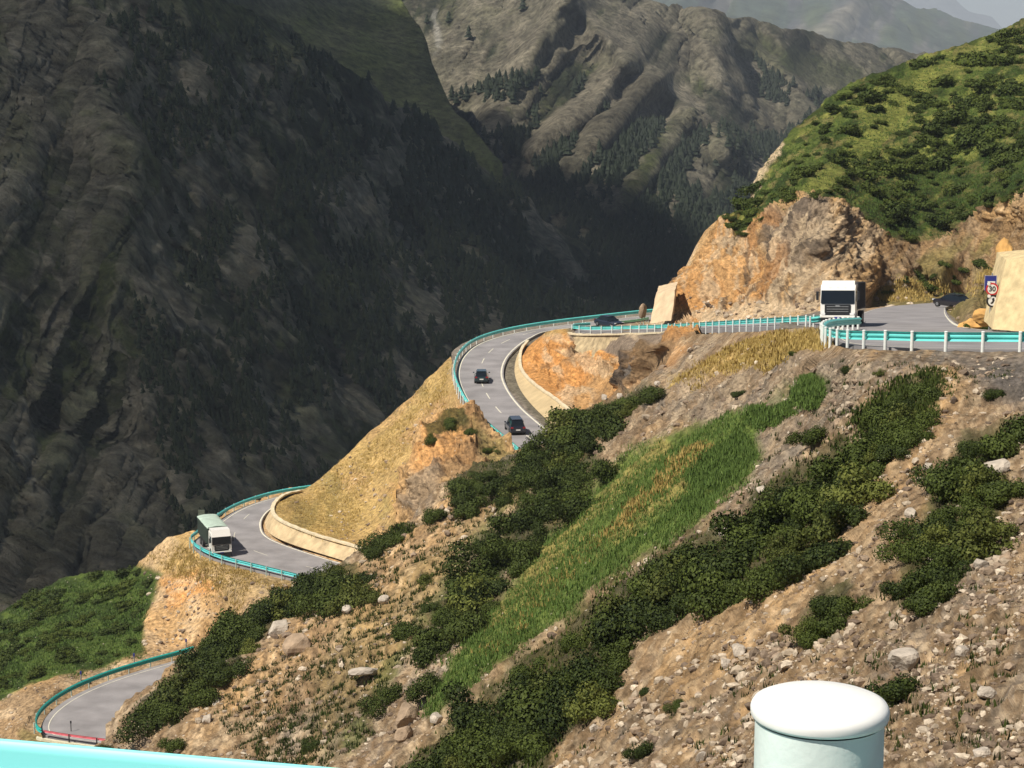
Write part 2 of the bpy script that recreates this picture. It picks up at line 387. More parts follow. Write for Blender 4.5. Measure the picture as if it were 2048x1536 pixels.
# FOREGROUND SLOPE
TOP1 = [(60, 1600), (150, 1540), (205, 1500), (235, 1440), (300, 1372), (370, 1318), (450, 1268), (560, 1205), (620, 1175), (665, 1135), (715, 1105), (770, 1075), (830, 1030), (890, 985), (950, 950),
        (1030, 915), (1108, 880), (1140, 835), (1200, 808), (1250, 786), (1290, 768), (1325, 740), (1345, 705), (1362, 674), (1400, 668), (1500, 664), (1600, 657), (1628, 655), (1640, 675), (1655, 690), (1700, 699), (1800, 702), (2048, 705), (2400, 708)]
ct1 = [(2400, 706, 84), (2048, 706, 94), (1850, 703, 97), (1690, 700, 100), (1640, 672, 118), (1600, 660, 136), (1500, 666, 165), (1400, 668, 195), (1300, 676, 222), (1262, 735, 208), (1250, 785, 196), (1140, 835, 188),
       (1030, 915, 176), (890, 985, 166), (770, 1075, 160), (620, 1175, 156), (450, 1268, 150), (300, 1372, 143), (205, 1500, 134), (60, 1600, 125),
       (2400, 1100, 52), (2048, 900, 74), (2048, 1100, 60), (2048, 1560, 36), (2400, 1560, 30), (1500, 1560, 50), (1000, 1560, 76), (600, 1560, 100), (1700, 850, 90), (1500, 1000, 92), (1300, 850, 150),
       (1100, 1050, 135), (1000, 1200, 118), (700, 1300, 128), (600, 1400, 122), (1200, 1300, 84)]
G_main = [(905, 1350), (975, 1240), (1065, 1120), (1190, 985), (1270, 910), (1400, 850), (1530, 840), (1525, 970), (1410, 1080), (1300, 1145), (1190, 1220), (1070, 1315), (950, 1400), (880, 1460), (860, 1430)]
Z = {
 'thicket': [(285, 1425), (322, 1375), (385, 1312), (460, 1250), (560, 1195), (620, 1160), (665, 1125), (720, 1125), (745, 1190), (690, 1215), (600, 1235), (545, 1265), (480, 1330), (440, 1380), (400, 1410), (350, 1430), (315, 1445), (290, 1465)],
 'ledge': [(720, 1095), (780, 1060), (840, 1050), (800, 1095), (740, 1120)],
 'crest': [(895, 985), (940, 940), (1010, 925), (1060, 900), (1110, 885), (1140, 830), (1190, 815), (1250, 800), (1310, 772), (1320, 790), (1250, 850), (1190, 900), (1120, 960), (1060, 1000), (1000, 1010), (960, 1030), (910, 1015)],
 'upper': [(835, 1300), (890, 1200), (960, 1100), (1030, 1035), (1120, 960), (1190, 905), (1225, 945), (1150, 1030), (1080, 1100), (1010, 1180), (940, 1270), (860, 1340)],
 'main': [(810, 1560), (890, 1480), (960, 1410), (1080, 1320), (1190, 1230), (1300, 1155), (1400, 1100), (1505, 1065), (1530, 1000), (1640, 940), (1715, 890), (1740, 930), (1745, 980), (1690, 1070), (1640, 1130), (1580, 1165), (1480, 1190), (1400, 1240), (1340, 1225), (1260, 1290), (1240, 1370), (1190, 1440), (1120, 1500), (1090, 1560)],
 'top': [(1735, 930), (1740, 860), (1790, 800), (1860, 765), (1905, 790), (1870, 860), (1800, 930), (1755, 950)],
 'right': [(1805, 1140), (1850, 1050), (1880, 990), (1930, 880), (2048, 850), (2048, 890), (1985, 955), (2040, 985), (1990, 1050), (1950, 1110), (1900, 1180), (1860, 1230), (1795, 1225)],
 'spur': [(1605, 1260), (1650, 1180), (1715, 1160), (1700, 1220), (1665, 1290), (1625, 1300)],
}
paints1 = [
 ('n', (260, 60, math.radians(-48), 0.05, 4), 'gray', 40, 0.7), ('n', (200, 30, math.radians(-48), 0.22, 6), 'brown', 30, 0.5), ('n', (240, 26, math.radians(-48), 0.18, 8), 'tan', 30, 0.5), ('n', (26, 12, math.radians(-48), 0.16, 10), 'brown', 22, 0.6), ('n', (30, 12, math.radians(-48), 0.22, 11), 'pale', 18, 0.4),  # short brown patches: shade of small pits put into the colour
 ('p', [(640, 1180), (900, 1000), (1020, 1010), (880, 1200), (760, 1400), (480, 1440), (400, 1420), (560, 1260)], 'tan', 40, 0.6),
 ('p', [(1620, 1130), (1720, 1010), (1850, 830), (1930, 700), (1980, 740), (1850, 960), (1700, 1150), (1500, 1320), (1400, 1400), (1300, 1420), (1330, 1290)], 'tan', 30, 0.45),
 ('l', ([(1720, 1010), (1830, 860)], 10), 'tan', 16, 0.7), ('l', ([(1900, 1000), (1780, 1180)], 8), 'earth', 16, 0.7),
 ('p', [(1290, 830), (1400, 780), (1640, 710), (1900, 715), (1740, 830), (1560, 1000), (1500, 1060), (1500, 900), (1400, 860)], 'gray', 40, 0.65), ('n', (70, 6, math.radians(-48), 0.12, 101), 'pale', 16, 0.35), ('n', (60, 5, math.radians(-48), 0.12, 102), 'brown', 16, 0.6),
 ('p', [(1880, 700), (2400, 700), (2400, 900), (2048, 830), (1960, 800)], 'slate', 60, 0.75),
 ('p', [(1340, 760), (1440, 720), (1540, 680), (1640, 650), (1660, 690), (1600, 720), (1500, 745), (1400, 775), (1320, 790)], 'dry', 20, 0.85),
 ('p', [(1240, 700), (1330, 690), (1400, 690), (1340, 740), (1290, 765), (1240, 790)], 'orange', 20, 0.45, 2.5),
 ('l', ([(1300, 690), (1265, 730), (1252, 780)], 10), 'dark', 14, 0.8, 3),
 ('p', [(660, 1300), (760, 1330), (720, 1420), (560, 1440), (600, 1350)], 'dark', 60, 0.4, 2.0),
 ('p', [(690, 1250), (800, 1180), (1000, 1010), (1040, 1000), (860, 1220), (720, 1500), (650, 1540), (620, 1450)], 'olive', 40, 0.35),
 ('l', ([(1040, 990), (900, 1160), (800, 1330), (700, 1500)], 12), 'green', 16, 0.55),
 ('p', G_main, 'bright', 26, 0.95), ('l', ([(1420, 940), (1240, 1090)], 16), 'dry', 20, 0.6), ('l', ([(1330, 900), (1120, 1100), (980, 1270)], 16), 'dry', 20, 0.5),
 ('l', ([(1650, 770), (1540, 850)], 16), 'green', 20, 0.7), ('l', ([(1500, 880), (1420, 960)], 30), 'bright', 24, 0.6),
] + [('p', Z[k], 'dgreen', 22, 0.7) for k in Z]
L1 = layer('hillside', 60, 2400, 2.5, TOP1, [(60, 1640), (2400, 1640)], 2.5, ct1, [(1.2, -0.15), (3, -1.2), (8, -6), (20, -20), (45, -60)], M_slope, 'earth', paints1,
           [(1.5, 14, (FL, 2.5), 4, False, 1), (0.8, 5.0, (FL, 4), 4, True, 2), (0.32, 1.6, (FL, 2), 4, True, 3), (0.16, 0.6, None, 3, True, 4)], warp=(14, 55), jit=3, nearfade=True, fades=[([(1345, 720), (1362, 674), (1500, 664), (1628, 655), (1655, 690), (1700, 699), (2400, 708)], 60)])
LAYERS['near'] = L1
# ground bed of the upper road
LA = layer('ground', 1560, 2400, 6, [(1560, 640), (1640, 622), (1740, 616), (1890, 600), (2400, 596)], [(1560, 656), (1628, 660), (1642, 676), (1658, 692), (1700, 700), (1850, 703), (2048, 706), (2400, 709)], 3, lambda X, Y: np.clip((lambda s: -4.15 / (s + 0.12))(ray(X, Y)[2] / ray(X, Y)[1]), 60, 320),
           [(10, -4)], M_slope, 'gray', [('l', ([(1740, 620), (1900, 612)], 10), 'tan', 10, 0.6)], [(0.05, 2, None, 3, False, 5)])
# knob of rock beside the middle road
KT = [(800, 985), (825, 930), (838, 880), (860, 852), (900, 832), (925, 820), (948, 817), (958, 842), (985, 872), (1032, 905), (1080, 930)]
LK = layer('hillside', 800, 1080, 1.6, KT, [(800, 1120), (1080, 1120)], 1.8, [(800, 1000, 208), (925, 825, 222), (1032, 905, 206), (1080, 930, 200), (850, 950, 200), (950, 950, 196), (900, 1110, 170), (1050, 1100, 165), (800, 1110, 180)],
           [(2, -1.5), (5, -6), (12, -20)], M_slope, 'tan', [('p', [(850, 870), (900, 830), (950, 815), (960, 860), (940, 960), (840, 950)], 'orange', 22, 0.6, 1.6), ('n', (40, 60, -0.5, 0.1, 12), 'brown', 30, 0.7),
            ('p', [(860, 862), (900, 838), (925, 828), (935, 860), (895, 868), (860, 890)], 'dgreen', 10, 0.8, 1), ('p', [(945, 860), (990, 885), (1060, 925), (1000, 960), (960, 930)], 'olive', 16, 0.7, 0.7), ('p', [(840, 960), (880, 930), (900, 1000), (860, 1050), (820, 1020)], 'gray', 20, 0.6, 2)],
           [(1.2, 6, None, 4, True, 6), (0.7, 2.2, None, 4, True, 7), (0.2, 0.7, None, 3, False, 8)], warp=(8, 30), jit=5)
# bed of the middle road
LB = layer('ground', 903, 1340, 4, [(x, y - 3) for x, y in [(896, 720), (905, 705), (925, 690), (955, 678), (1010, 662), (1090, 648), (1200, 634), (1290, 625), (1340, 621)]], [(903, 748), (912, 780), (932, 820), (966, 862), (1030, 917), (1080, 960), (1340, 930)], 3,
           plane_z(-45.35), [(0.7, -0.6), (4, -5), (20, -30)], M_slope, 'gray', [('l', ([(1060, 680), (1022, 720), (1020, 760), (1050, 800), (1120, 865)], 8), 'ditch', 6, 0.9)], [(0.08, 3, None, 3, False, 3)])
# yellow slope under the middle road
Y_TOP = [(560, 1005), (600, 985), (640, 962), (700, 908), (760, 852), (830, 788), (880, 735), (902, 712), (908, 742), (912, 775), (932, 817), (966, 856), (1030, 908)]
LY = layer('hillside', 545, 1030, 2.2, [(545, 1012)] + Y_TOP, [(545, 1022), (552, 1036), (566, 1047), (596, 1060), (634, 1074), (690, 1090), (745, 1106), (800, 1140), (860, 1200), (1030, 1200)], 2.2,
           [(545, 1018, 253), (549, 1032, 249.5), (566, 1045, 246), (596, 1058, 243), (634, 1072, 240), (690, 1088, 236), (745, 1104, 232), (553, 1003, 257.5), (572, 990, 262), (602, 984, 265.5), (700, 908, 271), (830, 788, 276), (902, 716, 0, -45.3), (912, 775, 0, -45.3), (966, 856, 0, -45.3), (1030, 908, 0, -45.3),
            (760, 1000, 248), (850, 870, 256), (900, 1000, 215), (760, 1190, 200), (1030, 1190, 170)],
           [(0.8, -0.1), (3, -0.5), (8, -8), (30, -40)], M_slope, 'tan',
           [('n', (30, 90, math.radians(45), 0.0, 14), 'dry', 50, 0.65), ('p', [(545, 1000), (640, 960), (760, 1000), (700, 1080), (560, 1070)], 'dry', 40, 0.7), ('p', [(600, 985), (700, 908), (830, 788), (902, 716), (905, 760), (760, 900), (650, 1000)], 'dry', 30, 0.35),
            ('n', (60, 60, 0, 0.3, 15), 'olive', 30, 0.5), ('p', [(780, 980), (850, 880), (880, 1000), (800, 1060)], 'orange', 40, 0.6, 2), ('l', ([(912, 740), (925, 790), (960, 840)], 12), 'gray', 12, 0.5)],
           [(0.8, 9, ((-0.2, -0.5, -0.8), 3), 4, False, 6), (0.18, 1.5, None, 4, False, 8)], warp=(12, 40), jit=2, fades=[([(545, 1018), (549, 1032), (566, 1045), (596, 1058), (634, 1072), (690, 1088), (745, 1104)], 30), ([(602, 983), (572, 990), (553, 1003)], 20), ([(905, 712), (908, 742), (912, 775), (932, 817), (966, 856), (1030, 908)], 26)])
# orange cut under the hairpin
O_TOP = [(1040, 735), (1044, 714), (1052, 700), (1062, 688), (1078, 675), (1092, 664), (1110, 659), (1135, 657), (1146, 657), (1200, 654), (1290, 645), (1330, 641), (1400, 646)]
LO = layer('hillside', 1040, 1400, 1.6, O_TOP, [(1040, 742), (1043, 745), (1056, 760), (1080, 780), (1108, 799), (1136, 822), (1185, 862), (1330, 900), (1400, 900)], 1.7,
           [(1044, 698, 279), (1056, 683, 287), (1040, 716, 272), (1042, 738, 263), (1056, 758, 254.5), (1080, 778, 246), (1108, 797, 238.5), (1136, 820, 231), (1185, 860, 221), (1075, 668, 285), (1092, 654, 280), (1140, 658, 272), (1200, 656, 284), (1330, 643, 292), (1145, 668, 268), (1250, 664, 252), (1330, 660, 236), (1100, 720, 266), (1200, 720, 256), (1100, 745, 262), (1180, 790, 242), (1250, 760, 232), (1300, 880, 200), (1400, 664, 205), (1400, 780, 200), (1330, 700, 220), (1400, 647, 222)],
           [(1, -0.5), (4, -3), (10, -12)], M_cliff, 'orange',
           [('p', [(1150, 790), (1230, 730), (1260, 760), (1200, 850), (1130, 830)], 'tan', 30, 0.7, 0.4), ('p', [(1130, 640), (1340, 630), (1340, 690), (1260, 720), (1140, 680)], 'gray', 8, 0.9, 0.3), ('n', (30, 24, 0.3, 0.12, 18), 'pale', 30, 0.6), ('n', (30, 40, 0.9, 0.25, 19), 'brown', 24, 0.6), ('l', ([(1090, 665), (1130, 660)], 8), 'dry', 16, 0.6),
            ('p', [(1130, 690), (1160, 680), (1150, 720), (1130, 710)], 'dark', 14, 0.5, 2), ('p', [(1300, 700), (1420, 660), (1420, 800), (1280, 800)], 'earth', 20, 0.8, 0.6), ('p', [(1244, 775), (1262, 715), (1300, 692), (1345, 692), (1320, 722), (1285, 765), (1258, 790)], 'brown', 12, 0.9, 1.6), ('l', ([(1268, 716), (1252, 775)], 8), 'dark', 10, 0.9, 1.5), ('l', ([(1290, 722), (1272, 762)], 4), 'slate', 8, 0.8, 1.2)],
           [(1.6, 7, ((0, -0.3, -1), 1.6), 4, True, 9), (0.5, 2, None, 4, True, 8), (0.15, 0.6, None, 3, False, 7)], warp=(8, 26), fades=[([(1062, 688), (1092, 664), (1140, 657)], 26), ([(1044, 698), (1040, 716), (1042, 738), (1056, 758), (1080, 778), (1108, 797), (1136, 820), (1185, 860)], 24), ([(1136, 668), (1150, 656), (1330, 660)], 22)])
# terrain below the lower bend, green knoll, bottom bend
G_TOP = [(-160, 1330), (-60, 1265), (0, 1228), (60, 1188), (120, 1160), (200, 1142), (270, 1140), (300, 1112), (335, 1074), (385, 1062), (400, 1062), (440, 1034), (480, 1010), (540, 990), (605, 978), (700, 968)]
LG = layer('hillside', -160, 700, 2.6, G_TOP, [(-160, 1640), (700, 1640)], 2.6,
           [(-160, 1340, 275), (0, 1230, 282), (120, 1162, 280), (200, 1143, 272), (270, 1142, 262), (300, 1115, 258), (340, 1076, 254), (385, 1066, 0, -63.6), (440, 1040, 0, -63.5), (540, 998, 0, -63.5), (640, 985, 0, -63.5),
            (386, 1090, 0, -63.4), (402, 1106, 0, -63.4), (460, 1080, 0, -63.5), (540, 1050, 0, -63.5), (640, 1060, 0, -63.5), (420, 1116, 0, -63.3), (445, 1127, 0, -63.3), (490, 1140, 0, -63.3), (540, 1152, 0, -63.3), (580, 1162, 0, -63.3), (620, 1172, 0, -63.3), (680, 1188, 0, -63.3), (500, 1165, 227), (580, 1190, 223), (640, 1210, 220), (430, 1145, 232), (540, 1100, 0, -63.5), (640, 1130, 0, -63.5),
            (300, 1220, 235), (400, 1200, 231), (340, 1300, 0, -71.35), (250, 1338, 0, -71.35), (150, 1380, 0, -71.2), (80, 1430, 0, -71.4), (60, 1460, 0, -71.7), (170, 1492, 0, -71.7), (250, 1500, 0, -71.7), (250, 1430, 0, -71.5), (330, 1370, 0, -71.4), (450, 1340, 0, -71.5),
            (100, 1300, 232), (0, 1380, 220), (-160, 1450, 214), (0, 1500, 198), (-160, 1640, 175), (170, 1640, 172), (400, 1640, 170), (560, 1250, 210), (150, 1220, 256), (700, 1400, 205), (700, 1640, 170)],
           [(1, -0.6), (4, -4), (14, -20), (50, -80)], M_slope, 'tan',
           [('p', [(270, 1140), (300, 1112), (335, 1074), (385, 1062), (440, 1110), (620, 1160), (600, 1210), (460, 1190), (360, 1150)], 'dry', 26, 0.6), ('p', [(260, 1140), (335, 1074), (350, 1090), (300, 1150)], 'tan', 14, 0.8),
            ('p', [(320, 1160), (400, 1145), (440, 1180), (340, 1220)], 'orange', 20, 0.8), ('n', (60, 40, 0.8, 0.15, 33), 'pale', 40, 0.4), ('p', [(620, 1100), (440, 1180), (500, 1240), (640, 1220)], 'gray', 50, 0.3),
            ('p', [(-160, 1640), (-160, 1440), (20, 1400), (150, 1350), (380, 1296), (420, 1310), (100, 1430), (60, 1480), (300, 1520), (400, 1640)], 'earth', 18, 0.7), ('n', (80, 24, -0.4, 0.3, 35), 'pale', 30, 0.5), ('l', ([(60, 1480), (120, 1500), (240, 1505)], 14), 'olive', 14, 0.7),
            ('p', [(-200, 1420), (-200, 1200), (0, 1215), (60, 1175), (120, 1150), (200, 1128), (270, 1130), (325, 1148), (305, 1200), (290, 1260), (288, 1312), (200, 1335), (120, 1355), (60, 1370), (0, 1398)], 'green', 14, 1.0, 0.6),
            ('n', (34, 16, -0.1, 0.05, 37, [(-200, 1420), (-200, 1200), (200, 1128), (310, 1150), (288, 1312), (0, 1398)]), 'dgreen', 22, 0.75)],
           [(1.0, 10, None, 4, False, 9), (0.35, 2.2, ((-0.3, -0.4, -0.8), 2), 4, True, 8), (0.12, 0.7, None, 3, False, 7)], warp=(7, 34), jit=2, clamps=[KC, KD], fades=[([(340, 1070), (386, 1090), (445, 1124), (540, 1148), (620, 1168)], 26)])
# cliff and green hill
H_TOP = [(1296, 658), (1318, 652), (1332, 615), (1345, 595), (1352, 582), (1372, 535), (1392, 495), (1410, 464), (1440, 438), (1468, 434), (1500, 398), (1525, 352), (1560, 308), (1590, 268), (1620, 232), (1650, 200), (1700, 168), (1760, 150), (1830, 118), (1900, 100), (1980, 70), (2048, 40), (2400, -80)]
CL = [(1290, 660), (1290, 580), (1350, 570), (1400, 460), (1450, 425), (1470, 490), (1500, 475), (1545, 425), (1600, 388), (1650, 395), (1690, 400), (1740, 450), (1790, 490), (1870, 480), (1960, 440), (2010, 400), (2060, 380), (2420, 330), (2420, 680), (1290, 680)]
HILLP = [(1440, 440), (1475, 480), (1560, 420), (1660, 390), (1720, 425), (1790, 480), (1870, 478), (1960, 440), (2048, 390), (2300, 340), (2300, -60), (2048, 50), (1700, 170), (1560, 315)]
LH = layer('hillside', 1296, 2400, 2.4, H_TOP, [(1296, 672), (2400, 690)], 2.4,
           [(1300, 650, 262), (1350, 600, 262), (1400, 630, 243), (1400, 480, 270), (1440, 440, 278), (1500, 630, 232), (1500, 480, 262), (1500, 400, 292), (1600, 622, 226), (1600, 400, 258), (1560, 310, 308), (1700, 612, 230), (1700, 420, 264), (1650, 200, 330),
            (1800, 550, 254), (1890, 550, 256), (1960, 570, 242), (1740, 540, 249), (1900, 440, 278), (1800, 515, 260), (1740, 604, 244), (1820, 602, 246), (1890, 600, 248), (1800, 480, 266), (1900, 480, 270), (1922, 628, 176), (1960, 642, 158), (1990, 600, 224), (2048, 400, 262), (2048, 560, 238), (2048, 640, 162), (2048, 45, 365), (1850, 250, 312), (2048, 250, 300), (1700, 330, 288), (2400, -70, 380), (2400, 300, 250), (2400, 650, 140)],
           [(1.5, 0.1), (5, -2), (15, -12), (45, -50), (80, -110)], M_cliff, 'lime',
           [('n', (70, 26, math.radians(-32), -0.08, 41), 'green', 22, 0.85), ('n', (50, 22, math.radians(-32), 0.02, 42), 'dgreen', 22, 0.85), ('n', (26, 12, math.radians(-32), 0.2, 43), 'olive', 20, 0.6), ('p', [(1640, 420), (2300, 200), (2300, 400), (1800, 500)], 'dgreen', 90, 0.45), ('l', ([(1860, 160), (1780, 250), (1680, 340), (1590, 400)], 16), 'lime', 20, 0.85), ('l', ([(2000, 90), (1860, 160), (1740, 230)], 22), 'lime', 26, 0.6),
            ('l', ([(1505, 392), (1545, 330), (1570, 300)], 5), 'pale', 6, 0.8),
            ('p', CL, 'tan', 8, 1.0, 3.2), ('p', [(1350, 580), (1380, 540), (1440, 450), (1500, 490), (1560, 540), (1500, 640), (1340, 640)], 'orange', 20, 0.3, 3.0), ('p', [(1540, 430), (1640, 400), (1660, 470), (1600, 570), (1530, 560)], 'gray', 20, 0.75, 3.2),
            ('p', [(1600, 600), (1640, 480), (1700, 410), (1760, 470), (1700, 560), (1640, 640)], 'pale', 26, 0.35, 2.5), ('p', [(1560, 640), (1620, 520), (1660, 500), (1640, 600), (1620, 640)], 'earth', 20, 0.7, 0.6),
            ('n', (14, 60, math.radians(25), 0.12, 44, CL), 'dark', 12, 0.7), ('n', (18, 70, math.radians(28), 0.1, 45, [(1350, 600), (1440, 440), (1560, 430), (1600, 640), (1340, 640)]), 'orange', 26, 0.45), ('n', (10, 50, math.radians(28), 0.1, 46, CL), 'pale', 14, 0.6),  # dark streaks: shaded crevices painted into the cliff colour
            ('p', [(1750, 490), (1990, 440), (2420, 420), (2420, 700), (1730, 640)], 'brown', 26, 0.6, 0.7), ('n', (60, 30, -0.5, 0.0, 47, [(1740, 540), (1990, 470), (2020, 600), (1990, 650), (1740, 630)]), 'olive', 30, 0.75),
            ('p', [(2000, 400), (2060, 380), (2400, 340), (2400, 470), (2010, 450)], 'tan', 16, 0.5),
            ('p', [(1290, 645), (1400, 620), (1640, 606), (1640, 660), (1290, 672)], 'pale', 8, 0.7, 0.3), ('p', [(1740, 585), (1890, 575), (1980, 600), (1900, 640), (1740, 625)], 'olive', 16, 0.7, 0.5)],
           [(1.2, 24, None, 3, False, 9), (0.42, 4.5, ((0.45, -0.2, 0.9), 3.0), 6, True, 8), (0.28, 1.3, None, 4, True, 7)], warp=(9, 34), jit=2, fades=[([(1350, 582), (1410, 464), (1440, 438), (1500, 398)], 16), ([(1690, 622), (1790, 610), (1893, 604), (1900, 636), (1940, 656), (2048, 664)], 26)], clamps=[KA],
           ridges=[([(1400, 470), (1360, 560), (1340, 640)], 0.010, 25), ([(1560, 440), (1540, 520), (1500, 620)], 0.010, 22), ([(1680, 420), (1640, 500)], 0.008, 26)])
LAYERS['hill'] = LH
# ---------------- far mountains
MU = 1.0
M1_TOP = [(-400, -160), (250, -120), (330, -40), (400, -6), (470, 26), (560, 62), (640, 112), (720, 172), (790, 222), (860, 262), (930, 318), (1000, 380), (1080, 450), (1180, 520), (1300, 570), (1500, 620)]
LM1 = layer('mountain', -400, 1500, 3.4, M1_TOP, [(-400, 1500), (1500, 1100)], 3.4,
            [(-400, -160, 900), (0, 0, 900), (250, 0, 960), (400, 0, 1080), (560, 60, 1200), (720, 170, 1330), (860, 260, 1440), (1000, 380, 1500), (1300, 570, 1500), (1500, 620, 1500), (0, 500, 640), (0, 1200, 430), (-400, 800, 450), (-400, 1500, 300),
             (240, 350, 760), (240, 700, 610), (400, 1100, 500), (550, 700, 720), (700, 1000, 640), (600, 400, 950), (800, 500, 1120), (1000, 700, 1050), (1300, 700, 1250), (1000, 1100, 700), (1500, 1100, 900), (400, 1500, 350)],
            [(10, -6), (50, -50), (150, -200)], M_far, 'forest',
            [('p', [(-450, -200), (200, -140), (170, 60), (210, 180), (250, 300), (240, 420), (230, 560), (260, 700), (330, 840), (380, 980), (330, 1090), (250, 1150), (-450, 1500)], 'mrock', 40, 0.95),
             ('n', (26, 120, math.radians(24), 0.05, 61, [(-450, -200), (240, -100), (280, 300), (260, 700), (380, 1000), (250, 1150), (-450, 1500)]), 'mpale', 16, 0.55), ('n', (9, 60, math.radians(24), 0.1, 67, [(-450, -200), (240, -100), (280, 300), (260, 700), (380, 1000), (250, 1150), (-450, 1500)]), 'forest', 12, 0.6), ('n', (40, 130, math.radians(24), 0.08, 62, [(-450, -200), (200, 0), (230, 500), (200, 900), (-450, 1400)]), 'mgreen', 30, 0.75),  # pale rock streaks, contrast raised so the colour carries relief shading
             ('p', [(230, 420), (300, 400), (245, 500), (270, 600), (240, 760), (100, 1000), (60, 900), (150, 640)], 'mgreen', 30, 0.8),
             ('l', ([(215, 130), (240, 260), (330, 380), (420, 470), (560, 590)], 22), 'mrock', 20, 0.9), ('l', ([(230, 330), (300, 330), (350, 390)], 26), 'mgreen', 18, 0.8),
             ('p', [(250, 300), (330, 330), (370, 420), (330, 470), (250, 420)], 'mrock', 20, 0.8),
             ('n', (34, 110, math.radians(-38), 0.08, 63), 'mrock', 18, 0.8), ('n', (14, 50, math.radians(-38), 0.26, 64), 'mpale', 14, 0.6), ('n', (50, 90, math.radians(-38), 0.22, 66), 'mgreen', 30, 0.7),
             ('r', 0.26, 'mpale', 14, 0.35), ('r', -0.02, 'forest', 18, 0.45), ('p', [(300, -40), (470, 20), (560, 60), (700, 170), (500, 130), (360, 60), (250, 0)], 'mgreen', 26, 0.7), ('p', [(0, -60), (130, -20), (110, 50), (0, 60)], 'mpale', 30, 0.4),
             ('l', ([(250, 620), (330, 720), (380, 860), (390, 960)], 20), 'mrock', 24, 0.8), ('l', ([(600, 650), (720, 740), (800, 800)], 10), 'mtan', 14, 0.5), ('p', [(120, 1040), (230, 1000), (200, 1180), (0, 1200), (0, 1120)], 'mrock', 30, 0.7)],
            [(10, 150, ((-0.1, -0.7, -0.7), 2.2), 3, True, 9), (4, 36, ((-0.1, -0.7, -0.7), 2.5), 3, True, 8), (0.8, 9, None, 2, True, 7)], warp=(26, 50), jit=5, gul=[(0.016, 60, 330, 24, 5, [(-500, -300), (180, -200), (260, 350), (240, 760), (380, 1100), (200, 1600), (-500, 1600)]), (0.016, 70, 300, -40, 9, [(150, -200), (1600, -200), (1600, 1300), (420, 1300), (250, 760), (280, 350)])],
            ridges=[([(170, 20), (215, 130), (240, 260), (250, 420), (235, 600), (300, 760), (390, 950), (420, 1100)], 0.022, 60), ([(240, 300), (330, 370), (430, 480), (560, 600), (700, 720), (800, 800)], 0.02, 50), ([(400, 200), (520, 330), (650, 480), (800, 620), (900, 700)], 0.018, 50),
                    ([(600, 180), (720, 300), (850, 450), (1000, 600)], 0.015, 46), ([(250, 560), (360, 650), (480, 800), (600, 950)], 0.02, 44)])
# olive shoulder behind
LM1b = layer('mountain', 300, 1000, 5, [(300, -80), (700, -70), (800, -10), (850, 60), (870, 140), (900, 220), (1000, 340)], [(300, 420), (1000, 560)], 5,
             [(300, -80, 1500), (700, -60, 1900), (850, 60, 1800), (900, 220, 1650), (300, 420, 1300), (1000, 560, 1500), (600, 200, 1550), (1000, 340, 1560)], [(30, -20), (150, -150)], M_far, 'mgreen',
             [('n', (60, 100, 0.6, 0.1, 71), 'mrock', 60, 0.35), ('p', [(380, -20), (440, -60), (800, -60), (760, 10), (560, 10)], 'slate', 60, 0.45)], [(18, 200, None, 4, False, 5), (2, 20, None, 4, False, 6)], warp=(16, 60), jit=3)
